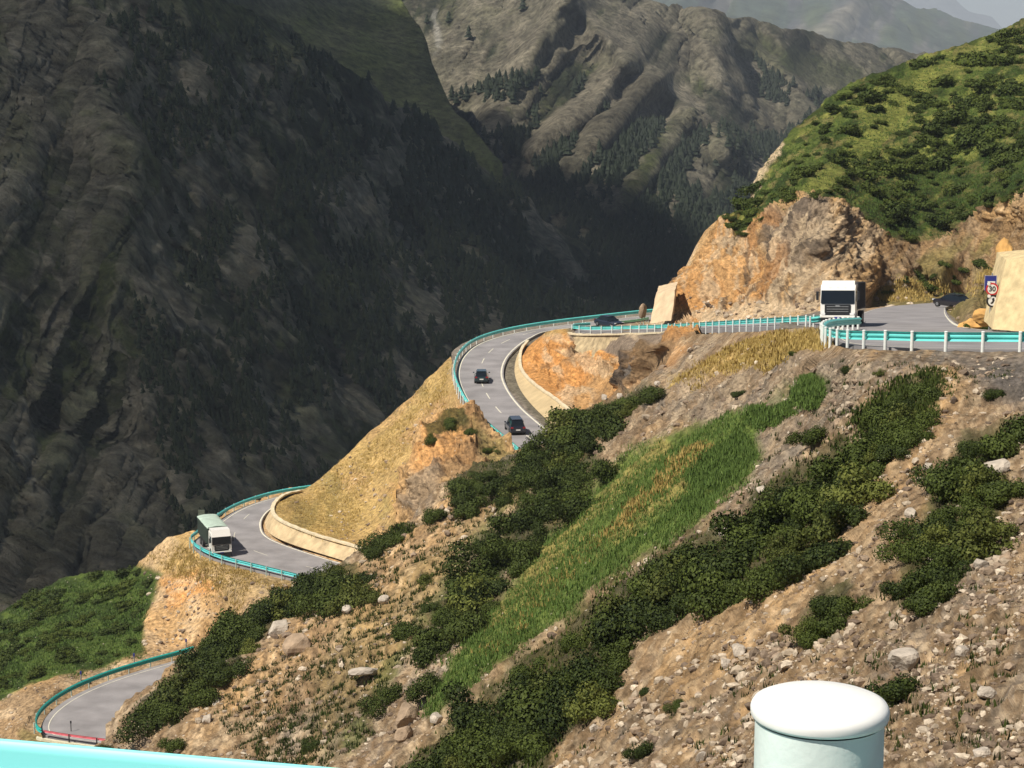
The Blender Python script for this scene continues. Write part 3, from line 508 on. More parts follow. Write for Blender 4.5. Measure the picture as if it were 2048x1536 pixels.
# middle massif
M2_TOP = [(700, 20), (760, 2), (800, -12), (870, -24), (950, -20), (1040, -10), (1100, -14), (1180, -4), (1250, 4), (1330, 16), (1420, 34), (1500, 38), (1550, 50), (1600, 66), (1650, 84), (1690, 90), (1724, 86), (1790, 98), (1850, 120), (2100, 220)]
SPUR = [[(1060, 300), (1120, 235), (1190, 165), (1235, 128), (1248, 160), (1200, 235), (1140, 290), (1070, 335)], [(1160, 312), (1210, 235), (1255, 165), (1330, 148), (1325, 205), (1275, 240), (1200, 325), (1150, 335)],
        [(1228, 425), (1280, 350), (1340, 270), (1378, 230), (1366, 305), (1312, 372), (1308, 415), (1240, 432)], [(1115, 365), (1170, 308), (1182, 350), (1138, 392)], [(1385, 400), (1420, 370), (1440, 380), (1410, 430)]]
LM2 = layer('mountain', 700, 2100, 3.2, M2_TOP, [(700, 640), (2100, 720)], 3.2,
            [(700, 20, 2300), (900, -20, 2350), (1100, -10, 2200), (1300, 10, 2300), (1500, 42, 2450), (1700, 130, 2500), (2100, 260, 2500), (1000, 300, 1850), (1200, 200, 1950), (1400, 200, 2150), (1600, 300, 2200), (1100, 500, 1600), (1400, 450, 1650), (1650, 500, 1750), (1200, 640, 1400), (1600, 640, 1500), (700, 640, 1500), (2100, 720, 1500)],
            [(40, -20), (200, -200)], M_far, 'forest',
            [('p', [(760, -40), (1200, -40), (1560, 40), (1700, 120), (1640, 200), (1500, 180), (1400, 150), (1300, 90), (1200, 60), (1120, 150), (1000, 260), (930, 250), (870, 170)], 'mtan', 40, 0.8),
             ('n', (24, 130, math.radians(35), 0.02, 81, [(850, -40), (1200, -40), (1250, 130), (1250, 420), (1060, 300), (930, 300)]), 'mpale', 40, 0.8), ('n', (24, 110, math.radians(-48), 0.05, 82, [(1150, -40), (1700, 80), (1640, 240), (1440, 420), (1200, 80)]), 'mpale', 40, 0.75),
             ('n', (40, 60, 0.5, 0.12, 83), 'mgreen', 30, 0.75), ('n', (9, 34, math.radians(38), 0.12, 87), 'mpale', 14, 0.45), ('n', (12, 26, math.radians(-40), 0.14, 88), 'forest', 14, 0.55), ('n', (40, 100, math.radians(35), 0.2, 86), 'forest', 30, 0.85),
             ('p', [(1060, 290), (1120, 230), (1200, 160), (1240, 130), (1245, 160), (1200, 230), (1140, 280), (1070, 330)], 'mtan', 10, 0.85), ('p', [(1160, 310), (1200, 230), (1260, 160), (1330, 150), (1320, 210), (1270, 240), (1200, 320), (1150, 330)], 'mtan', 10, 0.85),
             ('p', [(1230, 420), (1280, 350), (1340, 270), (1375, 235), (1365, 300), (1310, 370), (1310, 410), (1240, 430)], 'mgreen', 8, 1.0), ('p', [(1240, 410), (1290, 350), (1350, 270), (1370, 245), (1350, 300), (1290, 360)], 'mtan', 8, 0.5), ('p', [(1120, 360), (1170, 310), (1180, 350), (1140, 390)], 'mgreen', 10, 0.8),
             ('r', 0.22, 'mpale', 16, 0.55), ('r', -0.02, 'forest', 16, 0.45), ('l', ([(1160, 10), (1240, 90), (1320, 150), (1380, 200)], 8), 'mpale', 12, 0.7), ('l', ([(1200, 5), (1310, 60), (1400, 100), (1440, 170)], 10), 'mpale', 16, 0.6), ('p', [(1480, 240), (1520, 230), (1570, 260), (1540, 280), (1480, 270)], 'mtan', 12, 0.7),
             ('l', ([(1700, 160), (1600, 130), (1500, 90)], 26), 'mgreen', 24, 0.6), ('l', ([(870, 40), (880, 90), (870, 120)], 8), 'white', 10, 0.35), ('p', SPUR[0], 'mpale', 8, 0.55), ('p', SPUR[1], 'mtan', 8, 0.85), ('p', SPUR[2], 'mgreen', 8, 0.95), ('l', ([(1242, 420), (1300, 350), (1372, 240)], 5), 'mpale', 8, 0.6), ('p', SPUR[3], 'mtan', 8, 0.7), ('p', SPUR[4], 'mtan', 10, 0.5), ('l', ([(1160, 8), (1250, 95), (1320, 150), (1400, 215)], 7), 'mpale', 10, 0.9), ('l', ([(1120, 0), (1060, 100), (1000, 200)], 8), 'mpale', 12, 0.7), ('l', ([(1440, 90), (1430, 140), (1455, 190)], 7), 'mpale', 10, 0.8), ('l', ([(922, 242), (932, 254), (946, 282)], 1.6), 'white', 3, 0.8)],
            [(12, 260, ((0, -0.7, -0.7), 2.0), 3, True, 19), (5, 80, ((0, -0.7, -0.7), 2.5), 2, True, 18)], warp=(12, 40), jit=6,
            gain=0.64, gul=[(0.016, 60, 260, 36, 15, [(600, -100), (1300, -100), (1420, 250), (1420, 800), (600, 800)]), (0.014, 60, 240, -46, 19, [(1250, -100), (2200, -100), (2200, 800), (1430, 800), (1420, 250)])], ridges=[([(1130, -10), (1060, 120), (960, 300)], 0.03, 36), ([(1150, 0), (1240, 100), (1370, 220), (1440, 300)], 0.03, 30), ([(1245, 130), (1180, 220), (1070, 310)], 0.02, 16), ([(1330, 150), (1260, 210), (1150, 340)], 0.02, 16), ([(1370, 235), (1320, 310), (1230, 430)], 0.025, 18), ([(1420, 40), (1440, 170), (1460, 300)], 0.04, 40), ([(1560, 70), (1600, 200), (1640, 350)], 0.03, 40)])
LM3 = layer('mountain', 1100, 2300, 4, [(1100, -120), (1500, -90), (1700, -38), (1769, 0), (1824, 25), (1874, 34), (1924, 52), (1976, 66), (2048, 92), (2300, 150)], [(1100, 260), (2300, 380)], 4,
            [(1100, -120, 9600), (1700, -50, 9000), (1900, 52, 8600), (2300, 150, 8200), (1300, 60, 7200), (1600, 100, 7000), (1100, 260, 5800), (2300, 380, 5400), (1800, 150, 6600)], [(100, -60), (400, -400)], M_vfar, 'slate',
            [('n', (40, 120, math.radians(35), 0.02, 91), 'mpale', 30, 0.35), ('n', (60, 70, 0.5, -0.05, 92), 'bluegreen', 26, 0.85), ('n', (40, 50, 0.4, 0.15, 93), 'mgreen', 26, 0.6), ('p', [(1600, 80), (1680, 20), (1740, 10), (1680, 80), (1660, 140), (1600, 130)], 'mpale', 20, 0.6)],
            [(45, 1300, ((0, -.7, -.7), 2), 3, True, 29), (14, 300, None, 2, True, 28)], warp=(16, 60), jit=3, gain=0.7, gul=[(0.02, 70, 260, 38, 23, [(1000, -200), (1660, -200), (1620, 400), (1000, 400)]), (0.02, 60, 240, -48, 24, [(1660, -200), (2400, -200), (2400, 400), (1620, 400)])], ridges=[([(1720, -20), (1660, 60), (1600, 140)], 0.06, 40), ([(1400, -60), (1350, 40), (1400, 120)], 0.06, 50)])
LM4 = layer('mountain', 1500, 2500, 5, [(1500, -140), (1760, -90), (1880, -30), (1912, 2), (1939, 22), (1984, 30), (2006, 55), (2060, 84), (2500, 200)], [(1500, 180), (2500, 300)], 5,
            [(1500, -100, 22500), (2000, 60, 22000), (2500, 200, 22000), (1500, 180, 20500), (2500, 300, 20000)], [(200, -100), (800, -800)], M_vfar, 'slate', [], [(30, 2200, None, 3, True, 39)], warp=(10, 60), jit=3)
# ground sheet to the horizon
bm = MB(); g = 24000
npmesh('ground', [(-g, -2000, -420), (g, -2000, -420), (g, 30000, -420), (-g, 30000, -420)], [(0, 1, 2, 3)], M_far, col=np.array([C['mgreen']] * 4)); tag(bpy.data.objects[-1] if False else [o for o in COL.objects if o.name.startswith('ground')][-1], kind='structure')
for o in COL.objects:
    if o.name.startswith('ground') and 'kind' not in o: o['kind'] = 'structure'
# near ground where the photographer stands (seen from beside)
def shoulder():
    xs = np.linspace(-30, 40, 50); ys = np.array([-12, -6, -2, 1.0, 2.4, 2.9, 6, 12, 20, 34]); zs = np.array([-1.58, -1.58, -1.58, -1.6, -1.65, -1.9, -5, -9.6, -14.5, -24])
    V = []; 
    for x in xs:
        for y, z in zip(ys, zs):
            V.append((x, y + 0.0, z + (0 if y < 2.6 else 0.3 * math.sin(x * 0.9 + y) - max(0, y - 3) * 0.12)))
    n = len(ys); Fc = [(i * n + j, (i + 1) * n + j, (i + 1) * n + j + 1, i * n + j + 1) for i in range(len(xs) - 1) for j in range(n - 1)]
    tag(npmesh('ground', V, Fc, M_slope, col=np.array([C['gray']] * len(V))), kind='structure')
shoulder()
# ------------------------------------------------------------------ roads
def crom(P, n):
    P = [Vector(p) for p in P]; out = []
    m = len(P) - 1
    for k in range(n):
        t = k / (n - 1) * m; i = min(int(t), m - 1); f = t - i
        p0 = P[max(i - 1, 0)]; p1 = P[i]; p2 = P[i + 1]; p3 = P[min(i + 2, m)]
        out.append(0.5 * ((2 * p1) + (p2 - p0) * f + (2 * p0 - 5 * p1 + 4 * p2 - p3) * f * f + (3 * p1 - p0 - 3 * p2 + p3) * f ** 3))
    return out
def road(name, A, B, n=120, lines=((0.04, 0.02, None), (0.96, 0.02, None), (0.5, 0.012, (4, 6))), m=None):
    A = crom(A, n); B = crom(B, n); K = 6; V = []; Fc = []
    for a, b in zip(A, B):
        for k in range(K + 1): V.append(a.lerp(b, k / K))
        V.append(b + Vector((0, 0, -0.45))); V.append(a + Vector((0, 0, -0.45)))
    W_ = K + 3
    for i in range(n - 1):
        for k in range(W_): Fc.append((i * W_ + k, i * W_ + (k + 1) % W_, (i + 1) * W_ + (k + 1) % W_, (i + 1) * W_ + k))
    o = npmesh(name, V, Fc, m or M_asph, smooth=False); tag(o, kind='structure')
    for f, wd, dash in lines:
        LV = []; LF = []; s = 0
        for i in range(n - 1):
            wA = (B[i] - A[i]).length; hw = 0.075 / wA if wA > 0 else 0
            mid = A[i].lerp(B[i], f); mid2 = A[i + 1].lerp(B[i + 1], f); s += (mid2 - mid).length
            if dash and (s % (dash[0] + dash[1])) > dash[0]: continue
            hw2 = wd / 2 * 8 / max(wA, 1); w2 = (B[i + 1] - A[i + 1]).length; hw3 = wd / 2 * 8 / max(w2, 1); up = Vector((0, 0, 0.02)); j = len(LV)
            LV += [A[i].lerp(B[i], f - hw2) + up, A[i].lerp(B[i], f + hw2) + up, A[i + 1].lerp(B[i + 1], f + hw3) + up, A[i + 1].lerp(B[i + 1], f - hw3) + up]; LF.append((j, j + 1, j + 2, j + 3))
        if LF: tag(npmesh('road_marking', LV, LF, M_line, smooth=False), kind='structure')
    return A, B
rB = road('road', [atz(x, y, -45) for x, y in B_out], [atz(x, y, -45) for x, y in B_in], 200, ((0.06, 0.022, None), (0.955, 0.028, None), (0.5, 0.016, (4, 5))))
rC = road('road', [atz(x, y, -63) for x, y in C_out], [atz(x, y, -63) for x, y in C_in], 200, ((0.14, 0.016, None), (0.97, 0.022, None), (0.55, 0.010, (3, 7))))
rD = road('road', [atz(x, y, -71.0) for x, y in D_out], [atz(x, y, -71.0) for x, y in D_in], 160, ((0.08, 0.012, None),))
# upper road: comes from behind, sweeps past the truck and turns right below us
A_in = [(1938, 609.5), (1915, 611), (1893, 614), (1893, 624), (1900, 636), (1916, 649), (1940, 656), (1980, 660), (2048, 664), (2200, 668), (2400, 671)]
A_out = [(1938, 603), (1905, 604), (1860, 606), (1770, 614), (1722, 627), (1690, 646), (1668, 667), (1700, 689), (1850, 697), (2100, 700), (2400, 703)]
rA = road('road', [atp(x, y) for x, y in A_out], [atp(x, y) for x, y in A_in], 160, ((0.03, 0.02, None), (0.97, 0.035, None)))
# branch to the hairpin on the left
def ah(px, py, Y): return at(px, py, Y)
AL_n = [ah(1730, 652, 139), ah(1640, 650, 146), ah(1560, 652, 164), ah(1450, 656, 195), ah(1330, 661, 232), ah(1250, 663, 252), ah(1180, 664, 265), ah(1150, 662, 270)]
AL_f = [ah(1730, 640, 156), ah(1640, 638, 160), ah(1560, 641, 180), ah(1450, 645, 214), ah(1340, 648, 252), ah(1270, 650, 272), ah(1200, 654, 281), ah(1160, 656, 278)]
rAL = road('road', AL_n, AL_f, 90, ((0.06, 0.016, None),))
# ------------------------------------------------------------------ guardrails
def mk_post(h=0.85, r=0.07, m=M_post, name='post', foot=0.6):
    me = MB().lathe([(0, -foot), (r, -foot), (r, h - 0.02), (r * 1.12, h - 0.02), (r * 1.12, h + 0.01), (r * 0.8, h + 0.03), (0, h + 0.04)], 10)
    o = me.build(name, m); d = o.data; bpy.data.objects.remove(o); return d
POST = mk_post(); POSTL = mk_post(0.92, 0.085); POSTD = mk_post(0.7, 0.07, M_blackp)
POSTG = mk_post(0.8, 0.07, mat('weathered_post_paint', (0.42, 0.52, 0.46), 0.6, noise=0.2))
BP = [(0.0, 0.155), (0.03, 0.14), (0.085, 0.10), (0.085, 0.06), (0.03, 0.02), (0.03, -0.02), (0.085, -0.06), (0.085, -0.10), (0.03, -0.14), (0.0, -0.155)]
def resample(P, step):
    out = [P[0].copy()]; acc = 0
    for a, b in zip(P, P[1:]):
        L = (b - a).length
        while acc + L >= step:
            t = (step - acc) / L; a = a.lerp(b, t); out.append(a.copy()); L = (b - a).length; acc = 0
        acc += L
    return out
def guardrail(path, label, side=1, step=2.0, bh=0.60, beam=M_teal, post=POST, group='teal guardrails along the mountain road', scale=1.0, coff=0.12):
    root = empty('guardrail', path[0]); tag(root, label, 'guardrail', group)
    P = resample(path, 0.5 if len(path) > 2 else 0.5); o0 = path[0]
    V = []; Fc = []; K = len(BP); n = len(P)
    for i, p in enumerate(P):
        t = (P[min(i + 1, n - 1)] - P[max(i - 1, 0)]); t.z = 0; t.normalize(); nn = Vector((-t.y, t.x, 0)) * side
        for a, b in BP: V.append(p - o0 + nn * (coff + a * scale) + Vector((0, 0, bh + b * scale * 1.1)))
        for a, b in BP[::-1]: V.append(p - o0 + nn * (coff + a * scale - 0.008) + Vector((0, 0, bh + b * scale * 1.1)))
    K2 = 2 * K
    for i in range(n - 1):
        for k in range(K2): Fc.append((i * K2 + k, i * K2 + (k + 1) % K2, (i + 1) * K2 + (k + 1) % K2, (i + 1) * K2 + k))
    npmesh('beam', V, Fc, beam, root, smooth=False)
    for p in resample(path, step)[:99]:
        q = bpy.data.objects.new('post', post); COL.objects.link(q); q.parent = root; q.location = p - o0; q.scale.z = 1.0
    return root
def pth(pts, n=80): return crom([Vector(p) for p in pts], n)
# upper, near rail around the bend
R2 = [at(1716, 661, 133), at(1682, 664, 127), at(1654, 669, 121), at(1643, 678, 115), at(1652, 688, 109), at(1690, 694.5, 104), at(1760, 697, 100.5), at(1850, 700, 98), at(2048, 702, 95.0), at(2200, 704, 92), at(2400, 706, 86)]
guardrail(pth(R2, 160), 'teal guardrail on thick white posts round the bend below the white truck', 1, 1.9, bh=0.66, post=POSTL, scale=1.35)
guardrail([p + Vector((0, -0.5, 0)) for p in pth([ah(1618, 655, 140), ah(1640, 651, 143)] + AL_n[2:] + [ah(1143, 661, 273), ah(1150, 657, 277), ah(1180, 655, 281)], 120)][::1], 'long thin teal guardrail running left from the white truck to the hairpin tip', -1, 4.0, post=POST, scale=1.25)
guardrail(pth([ah(1200, 656, 282), ah(1270, 650, 274), ah(1300, 645, 262)], 30), 'short green guardrail, shade in its colour, behind the dark blue car at the hairpin', -1, 2.5, post=POSTG, beam=mat('shade_toned_green', (0.10, 0.20, 0.10), 0.6, noise=0.2))  # beam colour is the green rail with its shade mixed in
bo = [p + Vector((0, 0, 0)) for p in rB[0]]
def offs(A, B, d): return [a + (a - b).normalized() * d for a, b in zip(A, B)]
guardrail(offs(rB[0], rB[1], 0.45)[10:], 'teal guardrail round the outer edge of the middle bend with the two dark cars', 1, 3.0, bh=0.65, scale=1.6)
guardrail(offs(rC[0], rC[1], 0.4), 'pale teal guardrail round the bend where the green covered truck drives', 1, 2.6, bh=0.6, scale=1.4, post=POSTG, beam=mat('light_teal_paint', (0.10, 0.50, 0.50), 0.45, noise=0.2))
dd = offs(rD[0], rD[1], 0.7)
guardrail(dd[8:108], 'teal guardrail along the far edge of the lowest bend at the left', 1, 3.0, bh=0.62, scale=1.7, post=POSTG, beam=mat('deep_teal_paint', (0.02, 0.33, 0.29), 0.5, noise=0.2))
guardrail(dd[108:150], 'faded red guardrail with dark posts on a pale kerb at the lowest bend', 1, 3.2, bh=0.62, beam=M_pink, post=POSTD, scale=0.75)
# pale kerb beneath the red rail
def wall(name, base, topo, m, label, cat, group=None, thick=0.5, cap=None, capname='coping'):
    root = empty(name, base[0]); tag(root, label, cat, group); o0 = base[0]; V = []; Fc = []; n = len(base); rows = 6
    for a, b in zip(base, topo):
        for k in range(rows + 1):
            q = a.lerp(b, k / rows) - o0; V.append(q)
        t = Vector((0, thick, 0)); V.append(b - o0 + t); V.append(a - o0 + t + Vector((0, 0, -0.5)))
    W_ = rows + 3
    for i in range(n - 1):
        for k in range(W_ - 1): Fc.append((i * W_ + k, i * W_ + k + 1, (i + 1) * W_ + k + 1, (i + 1) * W_ + k))
    for i in (0, n - 1): pass
    npmesh('wall_face', V, Fc, m, root, smooth=False)
    if cap:
        V = []; Fc = []; 
        for i, b in enumerate(topo):
            t = topo[min(i + 1, n - 1)] - topo[max(i - 1, 0)]; t.z = 0; t.normalize(); nn = Vector((-t.y, t.x, 0)); b = b - o0 + Vector((0, 0, 0.004))
            s = cap; j = 0.04 * math.sin(i * 1.7)
            V += [b - nn * s, b - nn * s + Vector((0, 0, .22 + j)), b + nn * s + Vector((0, 0, .22 + j)), b + nn * s]
        for i in range(n - 1):
            for k in range(4): Fc.append((i * 4 + k, i * 4 + (k + 1) % 4, (i + 1) * 4 + (k + 1) % 4, (i + 1) * 4 + k))
        npmesh(capname, V, Fc, M_cap, root, smooth=False)
    return root
kb = offs(rD[0], rD[1], 1.0)[104:150]
wall('retaining_wall', [p + Vector((0, 0, -1.9)) for p in kb], [p + Vector((0, 0, -0.1)) for p in kb], mat('pale_concrete', (0.62, 0.58, 0.42), 0.9, noise=0.2), 'pale concrete kerb wall under the faded red guardrail at the lowest bend', 'wall', thick=0.4)
cb = pth([atz(x, y, -63) for x, y in [(600, 989), (560, 1003), (541, 1022), (530, 1042), (534, 1060), (550, 1074), (580, 1087), (618, 1100), (670, 1116), (730, 1135)]], 60)
ct_ = pth([at(x, y, Y) for x, y, Y in [(602, 983, 265.5), (572, 990, 262), (553, 1003, 257.5), (545, 1018, 253), (549, 1032, 249.5), (566, 1045, 246), (596, 1058, 243), (634, 1072, 240), (690, 1088, 236), (745, 1104, 232)]], 60)
wall('retaining_wall', cb, ct_, M_conc, 'curved tan stone retaining wall with pale coping on the inner side of the bend by the covered truck', 'wall', 'stone retaining walls of the road', 1.2, cap=0.25)
bb = pth([atz(x, y, -45.1) for x, y in [(1052, 688), (1037, 706), (1030, 728), (1030, 750), (1040, 778), (1062, 808), (1092, 838), (1120, 864), (1170, 905)]], 50)
bt_ = pth([at(x, y, Y) for x, y, Y in [(1056, 683, 287), (1044, 698, 279), (1040, 716, 272), (1042, 738, 263), (1056, 758, 254.5), (1080, 778, 246), (1108, 797, 238.5), (1136, 820, 231), (1185, 860, 221)]], 50)
wall('retaining_wall', bb, bt_, mat('smooth_tan_masonry', (0.50, 0.38, 0.21), 0.9, noise=0.15, nscale=0.6, bump=0.6, bscale=3), 'tall smooth tan retaining wall on the inner side of the middle bend beside the dark cars', 'wall', 'stone retaining walls of the road', 0.8, cap=0.2)
hb = pth([at(x, y, Y) for x, y, Y in [(1136, 690, 267), (1150, 700, 263.5), (1180, 715, 258), (1250, 722, 246), (1262, 712, 243), (1290, 694, 236), (1340, 686, 226)]], 40)
hb_top = pth([at(x, y, Y) for x, y, Y in [(1138, 668, 269), (1150, 670, 266), (1180, 671, 262.5), (1250, 670, 249), (1265, 670, 246), (1290, 669, 239.5), (1345, 666, 227.5)]], 40)
wall('retaining_wall', hb, hb_top, mat('rough_rubble_masonry', (0.40, 0.31, 0.18), 0.95, noise=0.4, nscale=1.2, bump=1, bscale=5), 'rough rubble retaining wall under the guardrail at the hairpin tip above the orange cut', 'wall', 'stone retaining walls of the road', 1.0, cap=0.3)
# stone wall foot at the cliff's left end
eb = [at(1300, 647, 243), at(1343, 641, 238)]; et = [at(1312, 588, 247), at(1350, 580, 243)]
def battered(label, name, pb, pt, depth, m):
    root = MB(); o0 = pb[0]; f = [p - o0 for p in pb] + [p - o0 for p in pt[::-1]]
    root.prism(f, Vector((0.12 * depth, depth, 0)))
    bmesh.ops.subdivide_edges(root.bm, edges=root.bm.edges, cuts=5, use_grid_fill=True)
    for v in root.bm.verts: v.co += Vector((random.uniform(-.06, .06), random.uniform(-.06, .06), random.uniform(-.06, .06)))
    o = root.build(name, m); o.location = o0; return o
o = battered('', 'retaining_wall', eb, et, 8, mat('pale_plastered_stone', (0.58, 0.44, 0.28), 0.95, noise=0.15, nscale=0.8, bump=0.6, bscale=3)); tag(o, 'pale battered wall block at the left foot of the orange cliff', 'wall')
rb = [at(1984, 660, 128), at(2300, 668, 116)]; rt = [at(2011, 520, 131), at(2300, 500, 120)]
o = battered('', 'retaining_wall', rb, rt, 5, mat('cream_rubble_wall', (0.56, 0.44, 0.24), 0.95, noise=0.22, nscale=1.6, bump=0.8, bscale=4)); tag(o, 'tall cream stone wall leaning back at the right edge behind the road signs', 'wall')
# ------------------------------------------------------------------ rocks
def rock_mesh(seed, m, sub=2, rough=0.35, name='boulder'):
    bm = bmesh.new(); bmesh.ops.create_icosphere(bm, subdivisions=sub, radius=1)
    P = np.array([v.co[:] for v in bm.verts]); r = np.random.default_rng(seed)
    for k in range(9):                       # flat facets
        n = r.normal(size=3); n /= np.linalg.norm(n); d = r.uniform(0.5, 0.85); e = P @ n - d; P = P - np.where(e > 0, e, 0)[:, None] * n
    P = P * (1 + 0.12 * fbm(P * 2.2 + seed, 3, seed)[:, None]) * r.uniform(0.75, 1.2, 3)
    for v, p in zip(bm.verts, P): v.co = p
    me = bpy.data.meshes.new(name); bm.to_mesh(me); bm.free(); me.materials.append(m); return me
RM_ = [rock_mesh(k, M_rock, 3) for k in range(5)]; RB_ = [rock_mesh(k + 20, M_rockb, 3) for k in range(4)]
def boulder(px, py, rpx, label, me=None, sq=(1, 1, 1), L=None, group=None, nm='boulder', rz=None):
    P, N = (L or L1).sample(px, py); r = rpx / F * P.length
    o = bpy.data.objects.new(nm, me or random.choice(RM_)); COL.objects.link(o)
    o.location = P + N * r * 0.25; o.scale = (r * sq[0], r * sq[1], r * sq[2]); o.rotation_euler = (random.uniform(-.4, .4), random.uniform(-.4, .4), random.uniform(0, 6) if rz is None else rz)
    return tag(o, label, 'boulder', group)
boulder(1808, 1322, 37, 'large pale grey boulder on the slope above the white post cap', RM_[0], (1, 1, .75))
boulder(1992, 942, 30, 'big angular tan block beside the bushes at the right edge', RM_[1], (1.1, 1, .8))
boulder(562, 1262, 24, 'pale knobbly boulder below the lower left thicket', RM_[2])
boulder(596, 1300, 30, 'dark brown boulder overhanging under the pale knobbly one', RB_[0])
boulder(735, 1345, 30, 'flat pale slab jutting out of the speckled slope', RM_[3], (1.2, .9, .5))
boulder(815, 1440, 30, 'grey brown boulder between two small bushes near the bottom middle', RB_[1])
boulder(806, 1470, 24, 'darker boulder just below the grey brown one at the bottom middle', RB_[2])
boulder(878, 1438, 16, 'small cream boulder on the left edge of the big thicket', RM_[4])
boulder(1453, 1066, 14, 'cream boulder at the upper edge of the green thicket', RM_[0])
boulder(1522, 978, 12, 'grey stone alone on the brown scree', RM_[1])
boulder(1670, 850, 13, 'dark hollow stone in the upper scree', RB_[3])
boulder(1858, 938, 11, 'small white stone beside the tan gully', RM_[2])
boulder(1820, 1030, 14, 'cream stone on the edge of the right hand bushes', RM_[3])
boulder(1655, 1108, 17, 'pale tan stone at the top of the undercut bank', RM_[4])
boulder(1960, 1135, 16, 'pale stone at the foot of the right hand bushes', RM_[0])
boulder(2010, 1120, 20, 'tan stone near the right edge below the bushes', RB_[1])
boulder(1475, 1305, 18, 'pale cracked stone beside a tiny grey stone in the rubble', RM_[1])
boulder(1450, 1330, 14, 'cream stone touching the pale cracked stone in the rubble', RM_[2])
boulder(1975, 1390, 22, 'white streaked stone in the dark gully at the lower right', RM_[3])
boulder(1930, 1305, 18, 'rounded pale stone right of the large grey boulder', RM_[4])
boulder(1985, 1310, 18, 'grey stone near the right edge beside the rounded pale stone', RB_[2])
boulder(1965, 1510, 18, 'pale stone low at the right edge of the photo', RM_[0])
boulder(1405, 1520, 15, 'upright pale stone left of the white post', RM_[1], (.7, .7, 1.5))
boulder(1190, 1458, 12, 'small white stone in the rubble right of the big thicket', RM_[2])
boulder(430, 1400, 17, 'pale jutting rock at the right edge of the lower left thicket', RM_[3], (1.6, .7, .6))
boulder(415, 1440, 12, 'small pale rock below the jutting one by the thicket', RM_[2])
boulder(615, 1405, 14, 'grey fin of rock on the steep bank', RB_[3])
boulder(690, 1225, 12, 'cream stone by the upper edge of the speckled slope', RM_[0])
boulder(770, 1200, 12, 'white pair of stones in the middle of the speckled slope', RM_[4])
boulder(1212, 796, 8, 'small white rock at the crest between shrubs', RM_[1]); boulder(1240, 792, 8, 'second small white rock at the crest, right of the first', RM_[2])
boulder(1318, 765, 8, 'cream rock at the upper end of the crest shrubs', RM_[3])
r_ = boulder(1285, 622, 11, 'upright brown rock at the end of the far guardrail', RB_[0], (.85, .8, 1.6), L=LB)
r_.location = at(1285, 627, 300); r_.scale = (1.0, 0.9, 1.5); r_.rotation_euler = (0, 0, 1)
# scattered small stones: one mesh per slope
def ico():
    bm = bmesh.new(); bmesh.ops.create_icosphere(bm, subdivisions=1, radius=1); V = np.array([v.co[:] for v in bm.verts]); Fc = np.array([[v.index for v in f.verts] for f in bm.faces]); bm.free(); return V, Fc
IV, IF = ico()
def scatter(L, n, poly, rmin, rmax, mats, name, avoid=(), power=3.0, flat=0.7, excl=None):
    g = np.random.default_rng(n + len(name)); p = np.array(poly, float); x0, y0 = p.min(0); x1, y1 = p.max(0)
    px = g.uniform(x0, x1, n * 3); py = g.uniform(y0, y1, n * 3); ok = pin(poly, px, py) > 0
    for a in avoid: ok &= pin(a, px, py) < 2
    ok &= fbm(np.stack([px / 45, py / 45, px * 0], -1), 3, 77) > g.uniform(-0.5, 0.45, len(px))
    px = px[ok][:n]; py = py[ok][:n]; n = len(px)
    i = np.clip(((px - L.x0) / L.dx).round().astype(int), 0, L.nx - 1); t = (py - L.top[i]) / (L.bot[i] - L.top[i]); k = (t > 0.003) & (t < 1); i, t, px, py = i[k], t[k], px[k], py[k]; n = len(px)
    j = L.nb + np.clip((t * (L.ny - 1)).round().astype(int), 0, L.ny - 1); P = L.P[i, j]; N = L.N[i, j]
    dist = np.linalg.norm(P, axis=1); r = (rmin + (rmax - rmin) * g.uniform(0, 1, n) ** power) * dist / F
    sc3 = g.uniform(0.6, 1.35, (n, 3)) * np.array([1, 1, flat]) * r[:, None]
    a = g.uniform(0, 6.28, n); ca, sa = np.cos(a), np.sin(a)
    V = IV[None] * (1 + g.uniform(-0.28, 0.28, (n, len(IV), 1))) * sc3[:, None]
    V = np.stack([V[..., 0] * ca[:, None] - V[..., 1] * sa[:, None], V[..., 0] * sa[:, None] + V[..., 1] * ca[:, None], V[..., 2]], -1) + (P + N * r[:, None] * 0.15)[:, None]
    Fc = IF[None] + (np.arange(n) * len(IV))[:, None, None]
    base = np.array([[0.42, 0.34, 0.25], [0.32, 0.24, 0.17], [0.17, 0.125, 0.09], [0.54, 0.45, 0.34], [0.24, 0.18, 0.13]])[g.integers(0, 5, n)] * g.uniform(0.75, 1.1, (n, 1))
    col = np.repeat(base[:, None], len(IV), 1)
    o = npmesh(name, V.reshape(-1, 3), Fc.reshape(-1, 3), M_stone, col=col.reshape(-1, 3), smooth=False)
    return tag(o, mats, 'stones', kind='stuff')
M_stone = terrain_mat('loose_stone', 2, 8, 0.15, 0.25, 0.5, 0.05)
ALLZ = list(Z.values())
scatter(L1, 10000, [(230, 1500), (620, 1180), (1030, 910), (1260, 790), (1300, 680), (1640, 700), (2060, 706), (2060, 1560), (150, 1560)], 1.6, 10, 'loose pale stones scattered over the near brown slope', 'scree', ALLZ + [G_main], 5.0)
scatter(L1, 4200, [(1100, 1560), (1250, 1420), (1500, 1290), (1800, 1240), (2060, 1100), (2060, 1560)], 1.8, 15, 'dense rubble on the lower right of the near slope', 'rubble', ALLZ, 5)
scatter(LG, 1300, [(290, 1150), (620, 1170), (370, 1300), (90, 1430), (0, 1480), (0, 1400), (290, 1310)], 1.2, 6, 'pale stones on the orange slope below the covered truck', 'scree', [], 4)
